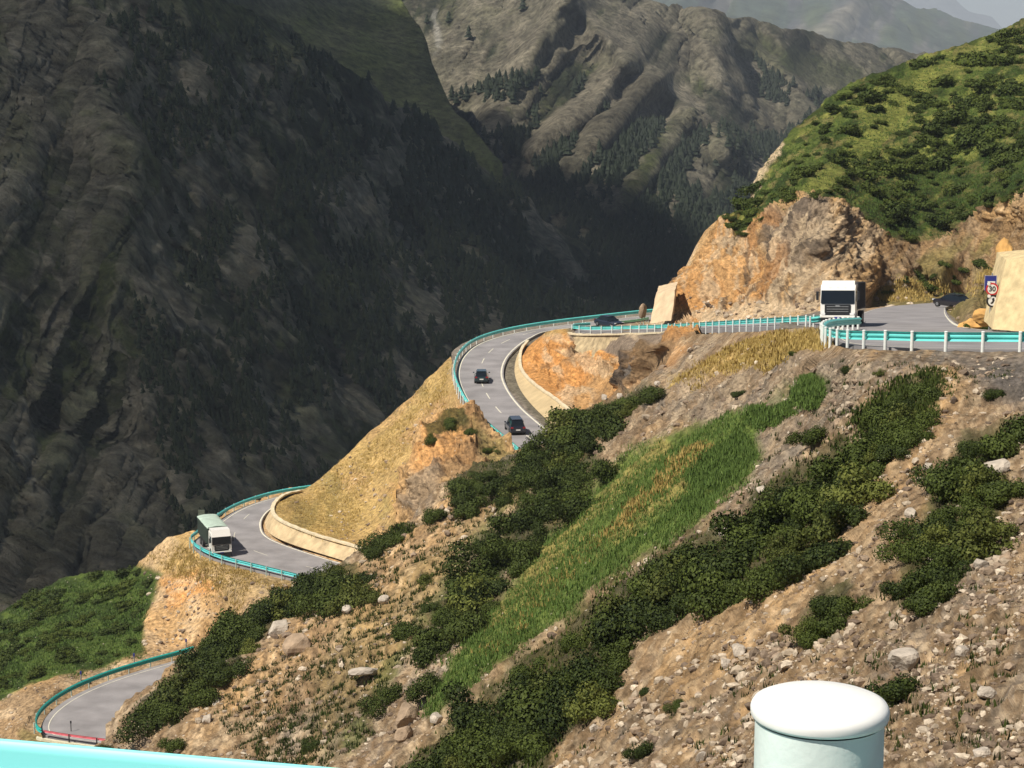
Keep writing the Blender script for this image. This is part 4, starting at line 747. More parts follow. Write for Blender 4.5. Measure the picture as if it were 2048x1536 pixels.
scatter(LY, 500, [(560, 1000), (900, 730), (960, 880), (800, 1040), (700, 1090)], 1.2, 5, 'small stones on the yellow slope below the middle bend', 'scree', [], 4)
scatter(LH, 500, [(1350, 600), (1990, 560), (1990, 650), (1350, 640)], 1.5, 8, 'fallen stones at the foot of the cliff', 'scree', [], 4)
# ------------------------------------------------------------------ shrubs
def shrub_mesh(seed, m, n=2600, leaf=0.05, lob=7, flat=0.75, name='shrub'):
    g = np.random.default_rng(seed); cs = g.normal(0, 0.42, (lob, 3)); cs[:, 2] = np.abs(cs[:, 2]) * 0.7 + 0.1; rs = g.uniform(0.35, 0.62, lob)
    k = g.integers(0, lob, n); d = g.normal(size=(n, 3)); d /= np.linalg.norm(d, axis=1)[:, None]
    rr = rs[k] * (1 - 0.5 * g.uniform(0, 1, n) ** 2) * (1 + 0.15 * g.normal(size=n)); c = cs[k] + d * rr[:, None]; c[:, 2] *= flat
    dd = d + g.normal(0, 0.45, (n, 3)); dd /= np.linalg.norm(dd, axis=1)[:, None]
    u = np.cross(dd, g.normal(size=(n, 3))); u /= np.linalg.norm(u, axis=1)[:, None]; v = np.cross(dd, u)
    s = leaf * g.uniform(0.6, 1.5, n)[:, None]
    V = np.stack([c - u * s, c + v * s * 0.7, c + u * s, c - v * s * 0.7], 1).reshape(-1, 3)
    # dim twiggy core so nothing shines through
    Q = IV * 0.62 * np.array([1.2, 1.2, 0.8]) + np.array([0, 0, 0.22])
    Fc = np.arange(n * 4).reshape(n, 4)
    o = npmesh(name, V, Fc, m, smooth=False); me = o.data; bpy.data.objects.remove(o)
    return me
M_shrub2 = leaf_mat('olive_shrub_leaves', (0.022, 0.034, 0.006), (0.14, 0.155, 0.03))
SH = [shrub_mesh(k, M_shrub, 5200, 0.048) for k in range(6)] + [shrub_mesh(k + 50, M_shrub2, 3600, 0.05, 9) for k in range(1)]
HS = [shrub_mesh(k + 30, M_hshrub, 1500, 0.075, 6, 0.6) for k in range(5)]
def shrub(px, py, rpx, label, L=None, meshes=SH, group=None, cat='shrub', sq=(1.15, 1.0, 1.15), nm='shrub'):
    P, N = (L or L1).sample(px, py); r = rpx / F * P.length
    o = bpy.data.objects.new(nm, random.choice(meshes)); COL.objects.link(o)
    o.location = P - N * r * 0.05 + Vector((0, 0, r * 0.05)); s = random.uniform(0.85, 1.15)
    o.scale = (r * sq[0] * s, r * sq[1] * s, r * sq[2] * s)
    up = (Vector((0, 0, 1)) * 0.65 + N * 0.35).normalized()
    o.rotation_mode = 'QUATERNION'; from mathutils import Quaternion
    o.rotation_quaternion = up.to_track_quat('Z', 'Y') @ Quaternion((0, 0, 1), random.uniform(0, 6.28))
    return tag(o, label, cat, group)
def fill(poly, sp, rpx, label, group, L=None, meshes=SH, jitter=0.45, keep=1.0, sq=(1.15, 1, 1.15), excl=()):
    p = np.array(poly, float); x0, y0 = p.min(0); x1, y1 = p.max(0); cnt = 0; y = y0; row = 0
    while y < y1:
        x = x0 + (row % 2) * sp / 2
        while x < x1:
            qx = x + random.uniform(-1, 1) * sp * jitter; qy = y + random.uniform(-1, 1) * sp * jitter
            if random.random() < keep and pin(poly, np.array([qx]), np.array([qy]))[0] > 2 and qx < 2080 and qy < 1560:
                shrub(qx, qy + rpx * 0.3, rpx * random.uniform(0.8, 1.7), label, L, meshes, group, sq=sq); cnt += 1
            x += sp
        y += sp * 0.8; row += 1
    return cnt
n_sh = 0
n_sh += fill(Z['thicket'], 32, 26, 'dark shrub in the dense thicket on the lower left crest, overlapping the lowest bend', 'shrubs of the lower left thicket')
n_sh += fill(Z['ledge'], 26, 19, 'dark shrub on the ledge at the end of the curved retaining wall', 'shrubs on the ledge by the retaining wall')
n_sh += fill(Z['crest'], 30, 24, 'shrub on the crest just below the middle bend', 'shrubs on the crest below the middle bend')
n_sh += fill(Z['upper'], 38, 30, 'shrub in the narrow band left of the bright grass strip', 'shrubs left of the bright grass strip')
n_sh += fill(Z['main'], 46, 36, 'shrub in the largest thicket through the middle of the near slope', 'shrubs of the largest thicket')
n_sh += fill(Z['top'], 38, 28, 'dark shrub in the clump high on the scree below the near guardrail', 'shrubs of the clump below the guardrail')
n_sh += fill(Z['right'], 45, 34, 'shrub in the clump at the right edge beside the tan block', 'shrubs of the right edge clump')
n_sh += fill(Z['spur'], 40, 28, 'shrub in the small clump on the rubble left of the large grey boulder', 'shrubs of the small clump on the rubble')
for px, py, r, lb in [(800, 1272, 30, 'single dark bush on the left border of the middle thicket'), (778, 1398, 30, 'bush just above the grey brown boulder'), (855, 1385, 38, 'tall dark bush right of the bush above the brown boulder'), (622, 1490, 20, 'small dark bush at the bottom in the stony gully'),
                      (350, 1500, 28, 'dark bush just above the pale rail in the foreground'), (212, 1502, 18, 'dark bush beside the red guardrail of the lowest bend'), (1226, 1412, 16, 'small yellow green bush in the rubble'), (1358, 1412, 18, 'small dark green bush in the rubble left of the post'),
                      (1285, 1385, 16, 'bushy tuft above the small yellow green bush'), (1800, 1398, 40, 'dark bush right behind the white post cap'), (1632, 888, 28, 'round bush alone in the middle of the scree'), (868, 1035, 22, 'bush on the rocky nose above the speckled slope'),
                      (850, 1160, 16, 'tiny bush in the middle of the speckled slope'), (1290, 1508, 22, 'bush at the bottom edge left of the post'), (858, 1220, 16, 'little bush beside the left border of the middle thicket'), (1600, 1000, 20, 'bush at the top of the largest thicket'), (1690, 745, 12, 'small bush just under the near guardrail'), (1760, 750, 12, 'tiny bush between the guardrail and the dark clump'),
                      (1560, 830, 17, 'green bush on the grassy streak of the upper scree'), (1600, 800, 15, 'green bush higher on the grassy streak of the upper scree'), (1480, 790, 13, 'low bush at the lower end of the dry grass'), (1590, 715, 12, 'dark tuft bush at the edge of the dry grass below the hairpin'), (1990, 790, 20, 'pale green bush on the grey gravel at the right edge'), (1490, 910, 15, 'small bush at the upper tip of the bright grass'),
                      (900, 850, 16, 'black green bush on top of the rock knob'), (865, 880, 14, 'dark bush on the left shoulder of the rock knob'), (938, 866, 12, 'round dark bush on the face of the rock knob'), (975, 900, 12, 'olive bush between the rock knob and the road')]:
    shrub(px, py, r, lb, LK if py < 905 and px < 1000 and px > 840 and r < 17 else None, SH)
    n_sh += 1
# hill shrubs
def hill_fill(poly, n, r0, r1, label, group, L):
    p = np.array(poly, float); x0, y0 = p.min(0); x1, y1 = p.max(0); c = 0; tries = 0; pts = []
    while c < n and tries < 9000:
        tries += 1; x = random.uniform(x0, x1); y = random.uniform(y0, y1)
        if x > 2070 or x < -25: continue
        if pin(poly, np.array([x]), np.array([y]))[0] < 2: continue
        if L is LH and pline([(1860, 160), (1780, 250), (1680, 340), (1590, 400)], np.array([x]), np.array([y]))[0] < 16: continue
        if L is LH and y < 300 and random.random() < 0.35: continue
        f = vnoise(np.array([[x / 50, y / 30, 3.0]]), 5)[0]
        if f < 0.0 and random.random() < 0.85: continue
        r = (r0 + (r1 - r0) * random.random() ** 1.7) * (1.25 if f > .2 else 1)
        if any((x - a) ** 2 + ((y - b) * 1.6) ** 2 < (0.5 * (r + q)) ** 2 for a, b, q in pts): continue
        pts.append((x, y, r)); shrub(x, y, r, label, L, HS, group, 'cushion shrub', sq=(1.25, 1.05, 1.05), nm='cushion_shrub'); c += 1
    return c
n_h = hill_fill(HILLP, 205, 8, 30, 'low dark cushion shrub on the green hill at the upper right', 'cushion shrubs on the green hill', LH)
n_k = hill_fill([(-30, 1400), (-30, 1245), (60, 1188), (200, 1142), (270, 1142), (310, 1160), (285, 1250), (280, 1305), (100, 1355)], 92, 10, 18, 'low dark shrub on the green knoll at the left edge', 'low shrubs on the green knoll', LG)
hill_fill([(1760, 560), (1960, 500), (1990, 540), (1950, 600), (1760, 600)], 12, 8, 16, 'green shrub at the foot of the cliff behind the black car', 'shrubs at the foot of the cliff', LH)
print('shrubs', n_sh, n_h, n_k)
# grass: blades in tufts, one mesh per patch of ground
def grass(L, polys, n, m, h, label, name='grass', spread=0.25, blades=7, excl=(), wid=0.02):
    g = np.random.default_rng(n); P_ = []; N_ = []
    for poly in polys:
        p = np.array(poly, float); x0, y0 = p.min(0); x1, y1 = p.max(0); k = n // len(polys)
        px = g.uniform(x0, x1, k * 4); py = g.uniform(y0, y1, k * 4); ok = pin(poly, px, py) + 30 * fbm(np.stack([px / 40, py / 40, px * 0], -1), 4, 8) > g.uniform(-4, 10, len(px))
        for a in excl: ok &= pin(a, px, py) < 0
        px, py = px[ok][:k], py[ok][:k]
        i = np.clip(((px - L.x0) / L.dx).round().astype(int), 0, L.nx - 1); t = (py - L.top[i]) / (L.bot[i] - L.top[i]); q = (t > 0.002) & (t < 1); i, t = i[q], t[q]
        j = L.nb + np.clip((t * (L.ny - 1)).round().astype(int), 0, L.ny - 1); P_.append(L.P[i, j])
    P = np.concatenate(P_); k = len(P); P = np.repeat(P, blades, 0) + g.normal(0, spread, (k * blades, 3)) * np.array([1, 1, 0.1]); q = len(P)
    hh = h * g.uniform(0.5, 1.3, q); a = g.uniform(0, 6.28, q); w_ = np.stack([np.cos(a), np.sin(a), a * 0], -1) * (wid * g.uniform(0.6, 1.5, q))[:, None]; tip = P + np.stack([g.normal(0, .35, q) * hh, g.normal(0, .35, q) * hh, hh], -1)
    V = np.stack([P - w_ - [0, 0, .1], P + w_ - [0, 0, .1], tip], 1).reshape(-1, 3); o = npmesh(name, V, np.arange(q * 3).reshape(-1, 3), m, smooth=False)
    return tag(o, label, 'grass', kind='stuff')
grass(L1, [G_main, [(1400, 960), (1520, 870), (1500, 970), (1420, 1040)], [(1520, 860), (1640, 760), (1660, 780), (1550, 870)]], 44000, M_grass, 0.15, 'bright green grass strip down the near slope', wid=0.028, blades=6)
grass(L1, [[(960, 1330), (1150, 1120), (1420, 900), (1440, 940), (1200, 1150), (1010, 1330)]], 1500, M_ygrass, 0.2, 'ochre dry grass mixed into the bright green strip', wid=0.028)
grass(L1, [[(1320, 790), (1440, 720), (1540, 680), (1630, 655), (1660, 695), (1600, 725), (1500, 755), (1400, 785)], [(1330, 960), (1440, 900), (1300, 1050), (1200, 1110)]], 5500, M_ygrass, 0.2, 'dry golden grass on the shoulder below the guardrail', wid=0.045)
grass(L1, [[(640, 1200), (900, 1020), (1020, 1010), (880, 1200), (740, 1500), (560, 1560), (420, 1450)]], 1700, M_shrub, 0.22, 'small dark tufts dotted over the near slope', name='grass_tufts', spread=0.14, blades=16, wid=0.04)
grass(L1, [Z[k] for k in Z if k not in ('right', 'spur')], 9000, M_shrub, 0.12, 'dark undergrowth between the shrubs of the near slope', name='undergrowth', wid=0.05, spread=0.3, blades=8)
grass(L1, [[(1700, 720), (2048, 725), (1950, 830), (1700, 1000), (1400, 900)], [(1250, 1400), (1500, 1300), (2048, 1100), (2048, 1530), (1150, 1530)]], 360, M_shrub, 0.12, 'sparse small tufts on the scree of the near slope', name='grass_tufts', spread=0.12, blades=22, wid=0.03)
grass(LH, [HILLP], 12000, M_grass, 0.16, 'green grass covering the hill at the upper right', wid=0.06)
grass(LG, [[(-30, 1400), (-30, 1245), (60, 1188), (200, 1142), (270, 1142), (320, 1150), (288, 1250), (285, 1310), (100, 1360)]], 5000, M_grass, 0.2, 'grass covering the green knoll at the left edge', wid=0.06)
grass(LY, [[(560, 1005), (640, 965), (760, 860), (900, 730), (900, 800), (760, 960), (700, 1080), (570, 1060)]], 2200, M_ygrass, 0.2, 'dry yellow grass on the slope below the middle bend', wid=0.04)
grass(LG, [[(300, 1115), (340, 1078), (390, 1095), (440, 1125), (620, 1170), (600, 1200), (440, 1180), (350, 1150)]], 1600, M_ygrass, 0.2, 'dry grass on the verge below the covered truck', wid=0.045)
grass(LH, [[(1750, 590), (1990, 540), (1990, 582), (1870, 596), (1750, 604)]], 1500, M_ygrass, 0.4, 'dry grass verge behind the black car', wid=0.05)
# ------------------------------------------------------------------ far trees
def fir_geo(g, n=7, tiers=3):
    V = []; Fc = []
    for t in range(tiers):
        z0 = 0.12 + t * 0.26; z1 = z0 + 0.42; r = 0.26 * (1 - t * 0.27); b = len(V)
        for k in range(n): a = 6.283 * k / n + t; rr = r * (1 + 0.3 * (k % 2)); V.append((rr * math.cos(a), rr * math.sin(a), z0))
        V.append((0, 0, z1))
        for k in range(n): Fc.append((b + k, b + (k + 1) % n, b + n))
    return np.array(V), np.array(Fc)
FV, FF = fir_geo(None)
def forest(L, n, cond, h, label):
    g = np.random.default_rng(n); i = g.integers(0, L.nx, n * 8); j = g.integers(L.nb, L.nb + L.ny, n * 8); P = L.P[i, j]; px = L.x0 + i * L.dx; py = L.top[i] + (j - L.nb) / (L.ny - 1) * (L.bot[i] - L.top[i])
    ok = cond(px, py, g); P = P[ok][:n]; k = len(P); s = h * g.uniform(0.5, 1.3, k) * np.clip(P[:, 1] / 1300, 0.35, 1.4); a = g.uniform(0, 6.28, k); ca, sa = np.cos(a), np.sin(a)
    W_ = FV[None] * s[:, None, None] * np.array([1.25, 1.25, 1]); V = np.stack([W_[..., 0] * ca[:, None] - W_[..., 1] * sa[:, None], W_[..., 0] * sa[:, None] + W_[..., 1] * ca[:, None], W_[..., 2]], -1) + P[:, None] - [0, 0, 0.6]
    o = npmesh('forest', V.reshape(-1, 3), (FF[None] + (np.arange(k) * len(FV))[:, None, None]).reshape(-1, 3), M_fir, smooth=False); return tag(o, label, 'forest', kind='stuff')
M1F = [(250, 30), (360, 60), (560, 80), (720, 175), (860, 262), (1000, 380), (1500, 620), (1400, 1000), (420, 1200), (330, 1000), (260, 620), (350, 450), (250, 330), (150, 120)]
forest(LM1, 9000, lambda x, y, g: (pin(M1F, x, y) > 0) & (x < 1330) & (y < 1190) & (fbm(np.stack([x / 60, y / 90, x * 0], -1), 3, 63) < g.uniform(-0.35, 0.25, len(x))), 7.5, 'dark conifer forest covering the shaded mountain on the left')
M2F = [(900, 200), (1060, 150), (1120, 160), (1300, 180), (1500, 120), (1650, 190), (1600, 400), (1500, 640), (1000, 640), (930, 330)]
forest(LM2, 8500, lambda x, y, g: (pin(M2F, x, y) > 0) & (np.max([pin(q, x, y) for q in SPUR], 0) < 0) & (fbm(np.stack([x / 70, y / 60, x * 0], -1), 3, 86) + (y - 330) / 500 > g.uniform(-0.3, 0.5, len(x))), 7.5, 'dark conifer forest on the lower flanks of the middle massif')
def tree(px, py, L, h, label):
    P, N = L.sample(px, py); root = empty('pine_tree', P); tag(root, label, 'tree', 'lone conifers on the middle massif')
    MB().cyl((0, 0, -1), (0, 0, h * 0.5), h * 0.02, h * 0.01, 6).build('trunk', M_bark, root)
    V = FV * h * np.array([1.3, 1.3, 1]); npmesh('crown', V, FF, M_fir, root, smooth=False)
tree(895, 44, LM2, 12, 'lone dark conifer on the pale crest left of the highest spur'); tree(938, 74, LM2, 14, 'dark conifer on the slope just below the pale crest'); tree(853, 44, LM2, 10, 'small conifer at the left end of the pale crest'); tree(1046, 18, LM2, 15, 'conifer standing at the top of the highest spur')
# ------------------------------------------------------------------ vehicles (local: x right, -y front, z up)
def wheel(parent, c, r, wdt):
    s = 1 if c[0] > 0 else -1
    o = MB().cyl((-wdt / 2, 0, 0), (wdt / 2, 0, 0), r, n=22).build('wheel', M_tyre, parent); o.location = c
    MB().cyl((s * (wdt / 2 - 0.02), 0, 0), (s * (wdt / 2 + 0.015), 0, 0), r * 0.55, n=16).build('rim', M_rim, o)
def loft(sections, m, name, parent, smooth=False):     # each section: list of points, same count
    V = []; Fc = []; K = len(sections[0])
    for s in sections: V += [tuple(p) for p in s]
    for i in range(len(sections) - 1):
        for k in range(K): Fc.append((i * K + k, i * K + (k + 1) % K, (i + 1) * K + (k + 1) % K, (i + 1) * K + k))
    me = bpy.data.meshes.new(name); n = len(V); Fc2 = [tuple(f) for f in Fc] + [tuple(range(K))[::-1], tuple(range(n - K, n))]
    me.from_pydata(V, [], Fc2); me.update(); me.materials.append(m); o = bpy.data.objects.new(name, me); COL.objects.link(o); o.parent = parent
    bm = bmesh.new(); bm.from_mesh(me); bmesh.ops.recalc_face_normals(bm, faces=bm.faces); bm.to_mesh(me); bm.free(); return o
def car(loc, rz, paint, label, suv=False, L=4.6, W_=1.85, tilt=0.0):
    r = empty('car', loc, rz); tag(r, label, 'car', 'dark cars on the road'); H = 1.72 if suv else 1.47; hw = W_ / 2; B = 1.02 if suv else 0.9
    st = [(-L / 2, .55, .72, .80), (-L / 2 + .18, .28, .78, .93), (-L / 2 + .9, .22, .88, 1.0), (-.75, .22, B, 1.0), (0.6, .22, B + .02, 1.0), (L / 2 - .7, .22, B + (.04 if suv else .06), 1.0), (L / 2 - .1, .3, B, .94), (L / 2, .5, .85, .84)]
    sec = []
    for y, zb, zt, k in st:
        h = hw * k; sec.append([(-h * .93, y, zb), (-h, y, zb + .2), (-h, y, zt - .18), (-h * .86, y, zt), (h * .86, y, zt), (h, y, zt - .18), (h, y, zb + .2), (h * .93, y, zb)])
    loft(sec, paint, 'body', r)
    rs = [(-1.35, B - .02, B, .80), (-.45, B, H - .06, .70), (.2, B, H, .69), (1.15 if not suv else 1.75, B, H - .07, .68), (2.0 if not suv else 2.15, B - .02, B + .02, .78)]
    sec = [[(-hw * .88, y, zb), (-hw * k, y, zt - .03), (-hw * (k - .08), y, zt), (hw * (k - .08), y, zt), (hw * k, y, zt - .03), (hw * .88, y, zb)] for y, zb, zt, k in rs]
    loft(sec, M_glass, 'cabin_glass', r)
    y1, y2 = -.5, (1.2 if not suv else 1.8)
    MB().box((0, (y1 + y2) / 2, H + .005), (W_ * .64, y2 - y1, .05), bevel=.02).build('roof', paint, r)
    for s in (-1, 1):
        MB().box((s * hw * .7, -L / 2 + .10, .72), (.36, .16, .14), bevel=.03).build('headlight', M_lamp, r)
        MB().box((s * hw * .74, L / 2 - .06, .86), (.30, .14, .18), bevel=.03).build('tail_light', M_tail, r)
        MB().box((s * (hw + .09), -.75, 1.02), (.2, .12, .15), bevel=.03).build('mirror', paint, r)
        wheel(r, (s * (hw - .1), -L / 2 + .85, .33), .34, .22); wheel(r, (s * (hw - .1), L / 2 - .85, .33), .34, .22)
    MB().box((0, L / 2 + .0, .62), (.5, .03, .14)).build('number_plate', M_white, r); MB().box((0, -L / 2 - .0, .5), (.46, .03, .13)).build('number_plate', M_white, r)
    MB().box((0, -L / 2 + .03, .62), (W_ * .45, .06, .12)).build('grille', M_blackp, r)
    return r
P_teal = mat('dark_teal_car_paint', (0.012, 0.035, 0.04), 0.25, coat=0.6); P_navy = mat('navy_car_paint', (0.015, 0.018, 0.03), 0.25, coat=0.6); P_blk = mat('black_car_paint', (0.012, 0.01, 0.014), 0.25, coat=0.6); P_blue = mat('blue_car_paint', (0.015, 0.022, 0.04), 0.35)
def ontop(px, py, z): return atz(px, py, z + 0.02)
car(ontop(963, 762, -45), R(181), P_teal, 'dark teal car on the middle bend, the farther of the two there')
car(ontop(1030, 863, -45), R(189), P_navy, 'dark navy estate car on the middle bend, the nearer of the two there', suv=True)
c_ = ah(1218, 655, 276); c_.z += 0.15; car(c_, R(38), P_blue, 'dark blue car behind the guardrail at the hairpin tip')
c_ = atp(1906, 615.5); c_.z += 0.03; car(c_, R(215), P_blk, 'black car on the upper road beside the road signs')
def truck(loc, rz, label, L, cargo, ctop, H=3.1, deflect=True, name='truck'):
    r = empty(name, loc, rz); tag(r, label, 'truck', 'trucks on the road')
    # cab: front face at y=-0; body behind
    prof = [(0.06, .55), (-.02, 1.0), (0.02, 1.75), (.16, 2.62), (.42, 2.92), (1.9, 2.98), (1.9, .55)]
    MB().prism([(-1.2, y, z) for y, z in prof], (2.4, 0, 0)).build('cab', M_white, r)
    MB().prism([(-1.12, .0, 1.58), (-1.17, .01, 1.66), (-1.14, .133, 2.52), (1.14, .133, 2.52), (1.17, .01, 1.66), (1.12, .0, 1.58)], (0, -.035, .01)).build('windshield', M_glass, r)
    MB().prism([(-1.15, .10, 2.52), (1.15, .10, 2.52), (1.12, .55, H + .10), (-1.12, .55, H + .10)], (0, .12, -.02)).prism([(-1.12, .55, H + .10), (1.12, .55, H + .10), (1.12, 1.8, H + .12), (-1.12, 1.8, H + .12)], (0, 0, -.3)).build('roof_visor', M_white, r)
    g = MB().box((0, -.04, 1.14), (1.80, .06, .80), bevel=.02).build('grille', M_blackp, r)
    b_ = MB()
    for k in range(3): b_.box((0, -.085, 1.05 + k * .17), (1.5, .03, .035))
    b_.box((0, -.09, 1.45), (.3, .03, .09)); b_.build('grille_bar', M_steel, g)
    MB().box((0, -.02, .70), (2.42, .34, .16), bevel=.04).build('bumper', M_white, r)
    MB().box((0, -.02, .53), (2.36, .30, .17), bevel=.03).build('lower_bumper', M_blackp, r)
    MB().box((0, -.03, .31), (2.3, .30, .26), bevel=.03).build('underrun_bar', M_blackp, r)
    for s in (-1, 1):
        MB().box((s * 1.0, -.07, .88), (.30, .10, .16), bevel=.03).build('headlight', M_lamp, r)
        MB().box((s * 1.42, .1, 2.15), (.18, .12, .62), bevel=.04).cyl((s * 1.2, .2, 2.4), (s * 1.42, .12, 2.4), .02, n=6).build('mirror', M_blackp, r)
        MB().prism([(s * 1.203, .32, 1.78), (s * 1.203, .42, 2.5), (s * 1.203, 1.2, 2.5), (s * 1.203, 1.2, 1.7)], (s * .01, 0, 0)).build('side_window', M_glass, r)
        for y in (.95, L - 2.6, L - 1.35): wheel(r, (s * 1.05, y, .5), .5, .32)
    MB().box((0, L / 2 + .6, .85), (.9, L - 1.6, .28)).box((0, 2.3, 1.2), (2.2, .5, .6)).build('chassis', M_blackp, r)
    cg = MB().box((0, (2.15 + L) / 2, (1.15 + H) / 2), (2.5, L - 2.15, H - 1.15), bevel=.03)
    cg = cg.build('cargo_box', cargo, r)
    for k in range(int((L - 2.4) / .6)):
        for s in (-1, 1): MB().box((s * 1.26, 2.45 + k * .6, (1.2 + H) / 2), (.04, .07, H - 1.3)).build('side_rib', cargo, cg)
    if ctop:
        V = []; n = 9; ys = np.linspace(2.1, L + .05, 10); 
        for y in ys:
            for k in range(n): a = math.pi * k / (n - 1); V.append((-1.29 * math.cos(a), y, H - .02 + .22 * math.sin(a) + .03 * math.sin(y * 3)))
        Fc = [(i * n + k, i * n + k + 1, (i + 1) * n + k + 1, (i + 1) * n + k) for i in range(9) for k in range(n - 1)]
        o = npmesh('canvas_cover', V, Fc, ctop, r)
        MB().box((0, 2.12, H + .03), (2.4, .05, .2)).build('canvas_end', ctop, r)
    MB().box((0, -.2, .62), (.44, .02, .13)).build('number_plate', M_blue, r)
    return r
c_ = atp(1675, 654); c_.z += 0.03
T1 = truck(c_, R(-13), 'white heavy truck with black windscreen and dark load on the upper road by the guardrail', 9.5, M_cargo, None, 3.1)
T1.rotation_euler = (Matrix.Rotation(math.atan(-0.12), 4, 'X') @ Matrix.Rotation(R(-14), 4, 'Z')).to_euler()
# faint lettering on the visor: five square characters
lt = MB()
for k in range(5):
    x = -.52 + k * .26; q = lambda u, v: Vector((x + u, .285 + (v) * .775, 2.74 + v)) + Vector((0, -.02, .012))
    for (u0, v0, u1, v1) in [(-.08, .07, .08, .07), (-.08, -.07, .08, -.07), (-.08, -.07, -.08, .07), (.08, -.07, .08, .07), (0, -.07, 0, .07), (-.08, 0, .08, 0)][: (6 if k % 2 == 0 else 4)]:
        a = q(u0, v0); b = q(u1, v1); lt.cyl(a, b, .013, n=5)
lt.build('lettering', mat('grey_lettering', (0.35, 0.33, 0.28), 0.6), [c for c in T1.children if c.name.startswith('roof_visor')][0])
c_ = atz(444, 1115, -63); c_.z += 0.03; c_ = c_ + Vector((0, 0, 0))
truck(c_, R(20), 'white cabbed truck with green canvas covered load on the lower left bend', 8.5, M_canvas, M_canvtop, 3.2)
# ------------------------------------------------------------------ signs
pb = at(1978, 655, 131); root = empty('road_sign', pb); tag(root, 'post with blue, red ringed and black ringed signs beside the cream wall', 'road sign')
K1 = F / 131.0
def sp(px, py): v = at(px, py, 130.6) - pb; return v
MB().cyl((0, 0, -.4), (0.08, 0, 3.62), .05, n=10).build('pole', M_steel, root)
o = sp(1981, 566); f = MB().box(o, (.80, .04, 1.0), bevel=.01).build('blue_plate', M_blue, root)
MB().box(o + Vector((.05, -.03, -.12)), (.5, .02, .48)).build('white_panel', M_white, f)
MB().prism([o + Vector(p) for p in [(-.08, -.05, -.28), (-.1, -.05, -.08), (.0, -.05, .06), (.12, -.05, 0), (.2, -.05, -.22), (.1, -.05, -.3)]], (0, .012, 0)).build('black_symbol', M_blackp, f)
MB().box(o + Vector((0, -.025, .485)), (.80, .01, .03)).box(o + Vector((-.385, -.025, 0)), (.03, .01, .94)).box(o + Vector((.385, -.025, 0)), (.03, .01, .94)).build('plate_border', mat('grey_border', (.35, .35, .5), .5), f)
def disc(o, r, m, name, par, t=0): 
    return MB().cyl(o + Vector((0, 0 - t, 0)), o + Vector((0, .03 - t, 0)), r, n=36).build(name, m, par)
o = sp(1984, 578) + Vector((0, -.06, 0)); d1 = disc(o, .42, M_red, 'red_ring', root); disc(o, .31, M_white, 'white_disc', d1, .012)
def text(body, size, loc, m, par, name):
    cu = bpy.data.curves.new(name, 'FONT'); cu.body = body; cu.size = size; cu.align_x = 'CENTER'; cu.align_y = 'CENTER'; cu.extrude = .004; cu.offset = .012
    t = bpy.data.objects.new(name, cu); COL.objects.link(t); dg = bpy.context.evaluated_depsgraph_get(); me = bpy.data.meshes.new_from_object(t.evaluated_get(dg)); bpy.data.objects.remove(t)
    me.materials.clear(); me.materials.append(m); q = bpy.data.objects.new(name, me); COL.objects.link(q); q.parent = par; q.location = loc; q.rotation_euler = (math.pi / 2, 0, 0); return q
text('30', .46, o + Vector((0, -.02, 0)), M_blackp, d1, 'digits')
o = sp(1985, 602) + Vector((0, -.06, 0)); d2 = disc(o, .42, M_blackp, 'black_ring', root); disc(o, .30, M_lamp, 'pale_disc', d2, .012)
MB().prism([o + Vector(p) for p in [(-.16, -.02, -.14), (-.02, -.02, .0), (-.06, -.02, .16), (.08, -.02, .24), (.12, -.02, .04), (.04, -.02, -.12), (-.06, -.02, -.2)]], (0, .008, 0)).build('black_symbol', M_blackp, d2)
for px, py in ((1977, 567.5), (1977.5, 592)):
    q = sp(px, py) + Vector((0, -.11, 0)); MB().cyl(q, q + Vector((0, .04, 0)), .11, n=16).build('clamp_plate', M_white, root)
pb = at(404, 1066, 251); root = empty('road_sign', pb); tag(root, 'small grey green board on a thin pole behind the covered truck', 'road sign')
MB().cyl((0, 0, -1), (0, 0, 2.3), .04, n=8).build('pole', M_steel, root)
MB().box((0, -.06, 2.6), (.85, .05, 1.0), bevel=.01).build('board', mat('grey_green_board', (.10, .12, .09), .7, noise=.3, nscale=6), root)
for k, (px, py, lb) in enumerate([(268, 1322, 'small blue marker post on the stony bank above the lowest bend'), (372, 1292, 'blue marker post beside the thicket at the right end of the bank'), (160, 1358, 'blue marker post at the left on the stony bank of the lowest bend')]):
    P, N = LG.sample(px, py); root = empty('marker_post', P); tag(root, lb, 'marker post', 'blue marker posts on the bank')
    MB().cyl((0, 0, -.3), (0, 0, .75), .07, n=8).build('shaft', M_steel, root); MB().box((0, 0, .9), (.2, .16, .35), bevel=.02).build('head', M_blue, root)
P = atz(143, 1481, -72.0); root = empty('marker_post', P); tag(root, 'thin dark pole rising through the faded red guardrail', 'pole'); MB().cyl((0, 0, -.5), (0, 0, 1.9), .045, n=8).build('shaft', M_blackp, root); MB().box((0, 0, 1.98), (.16, .1, .26), bevel=.02).build('head', M_blackp, root)
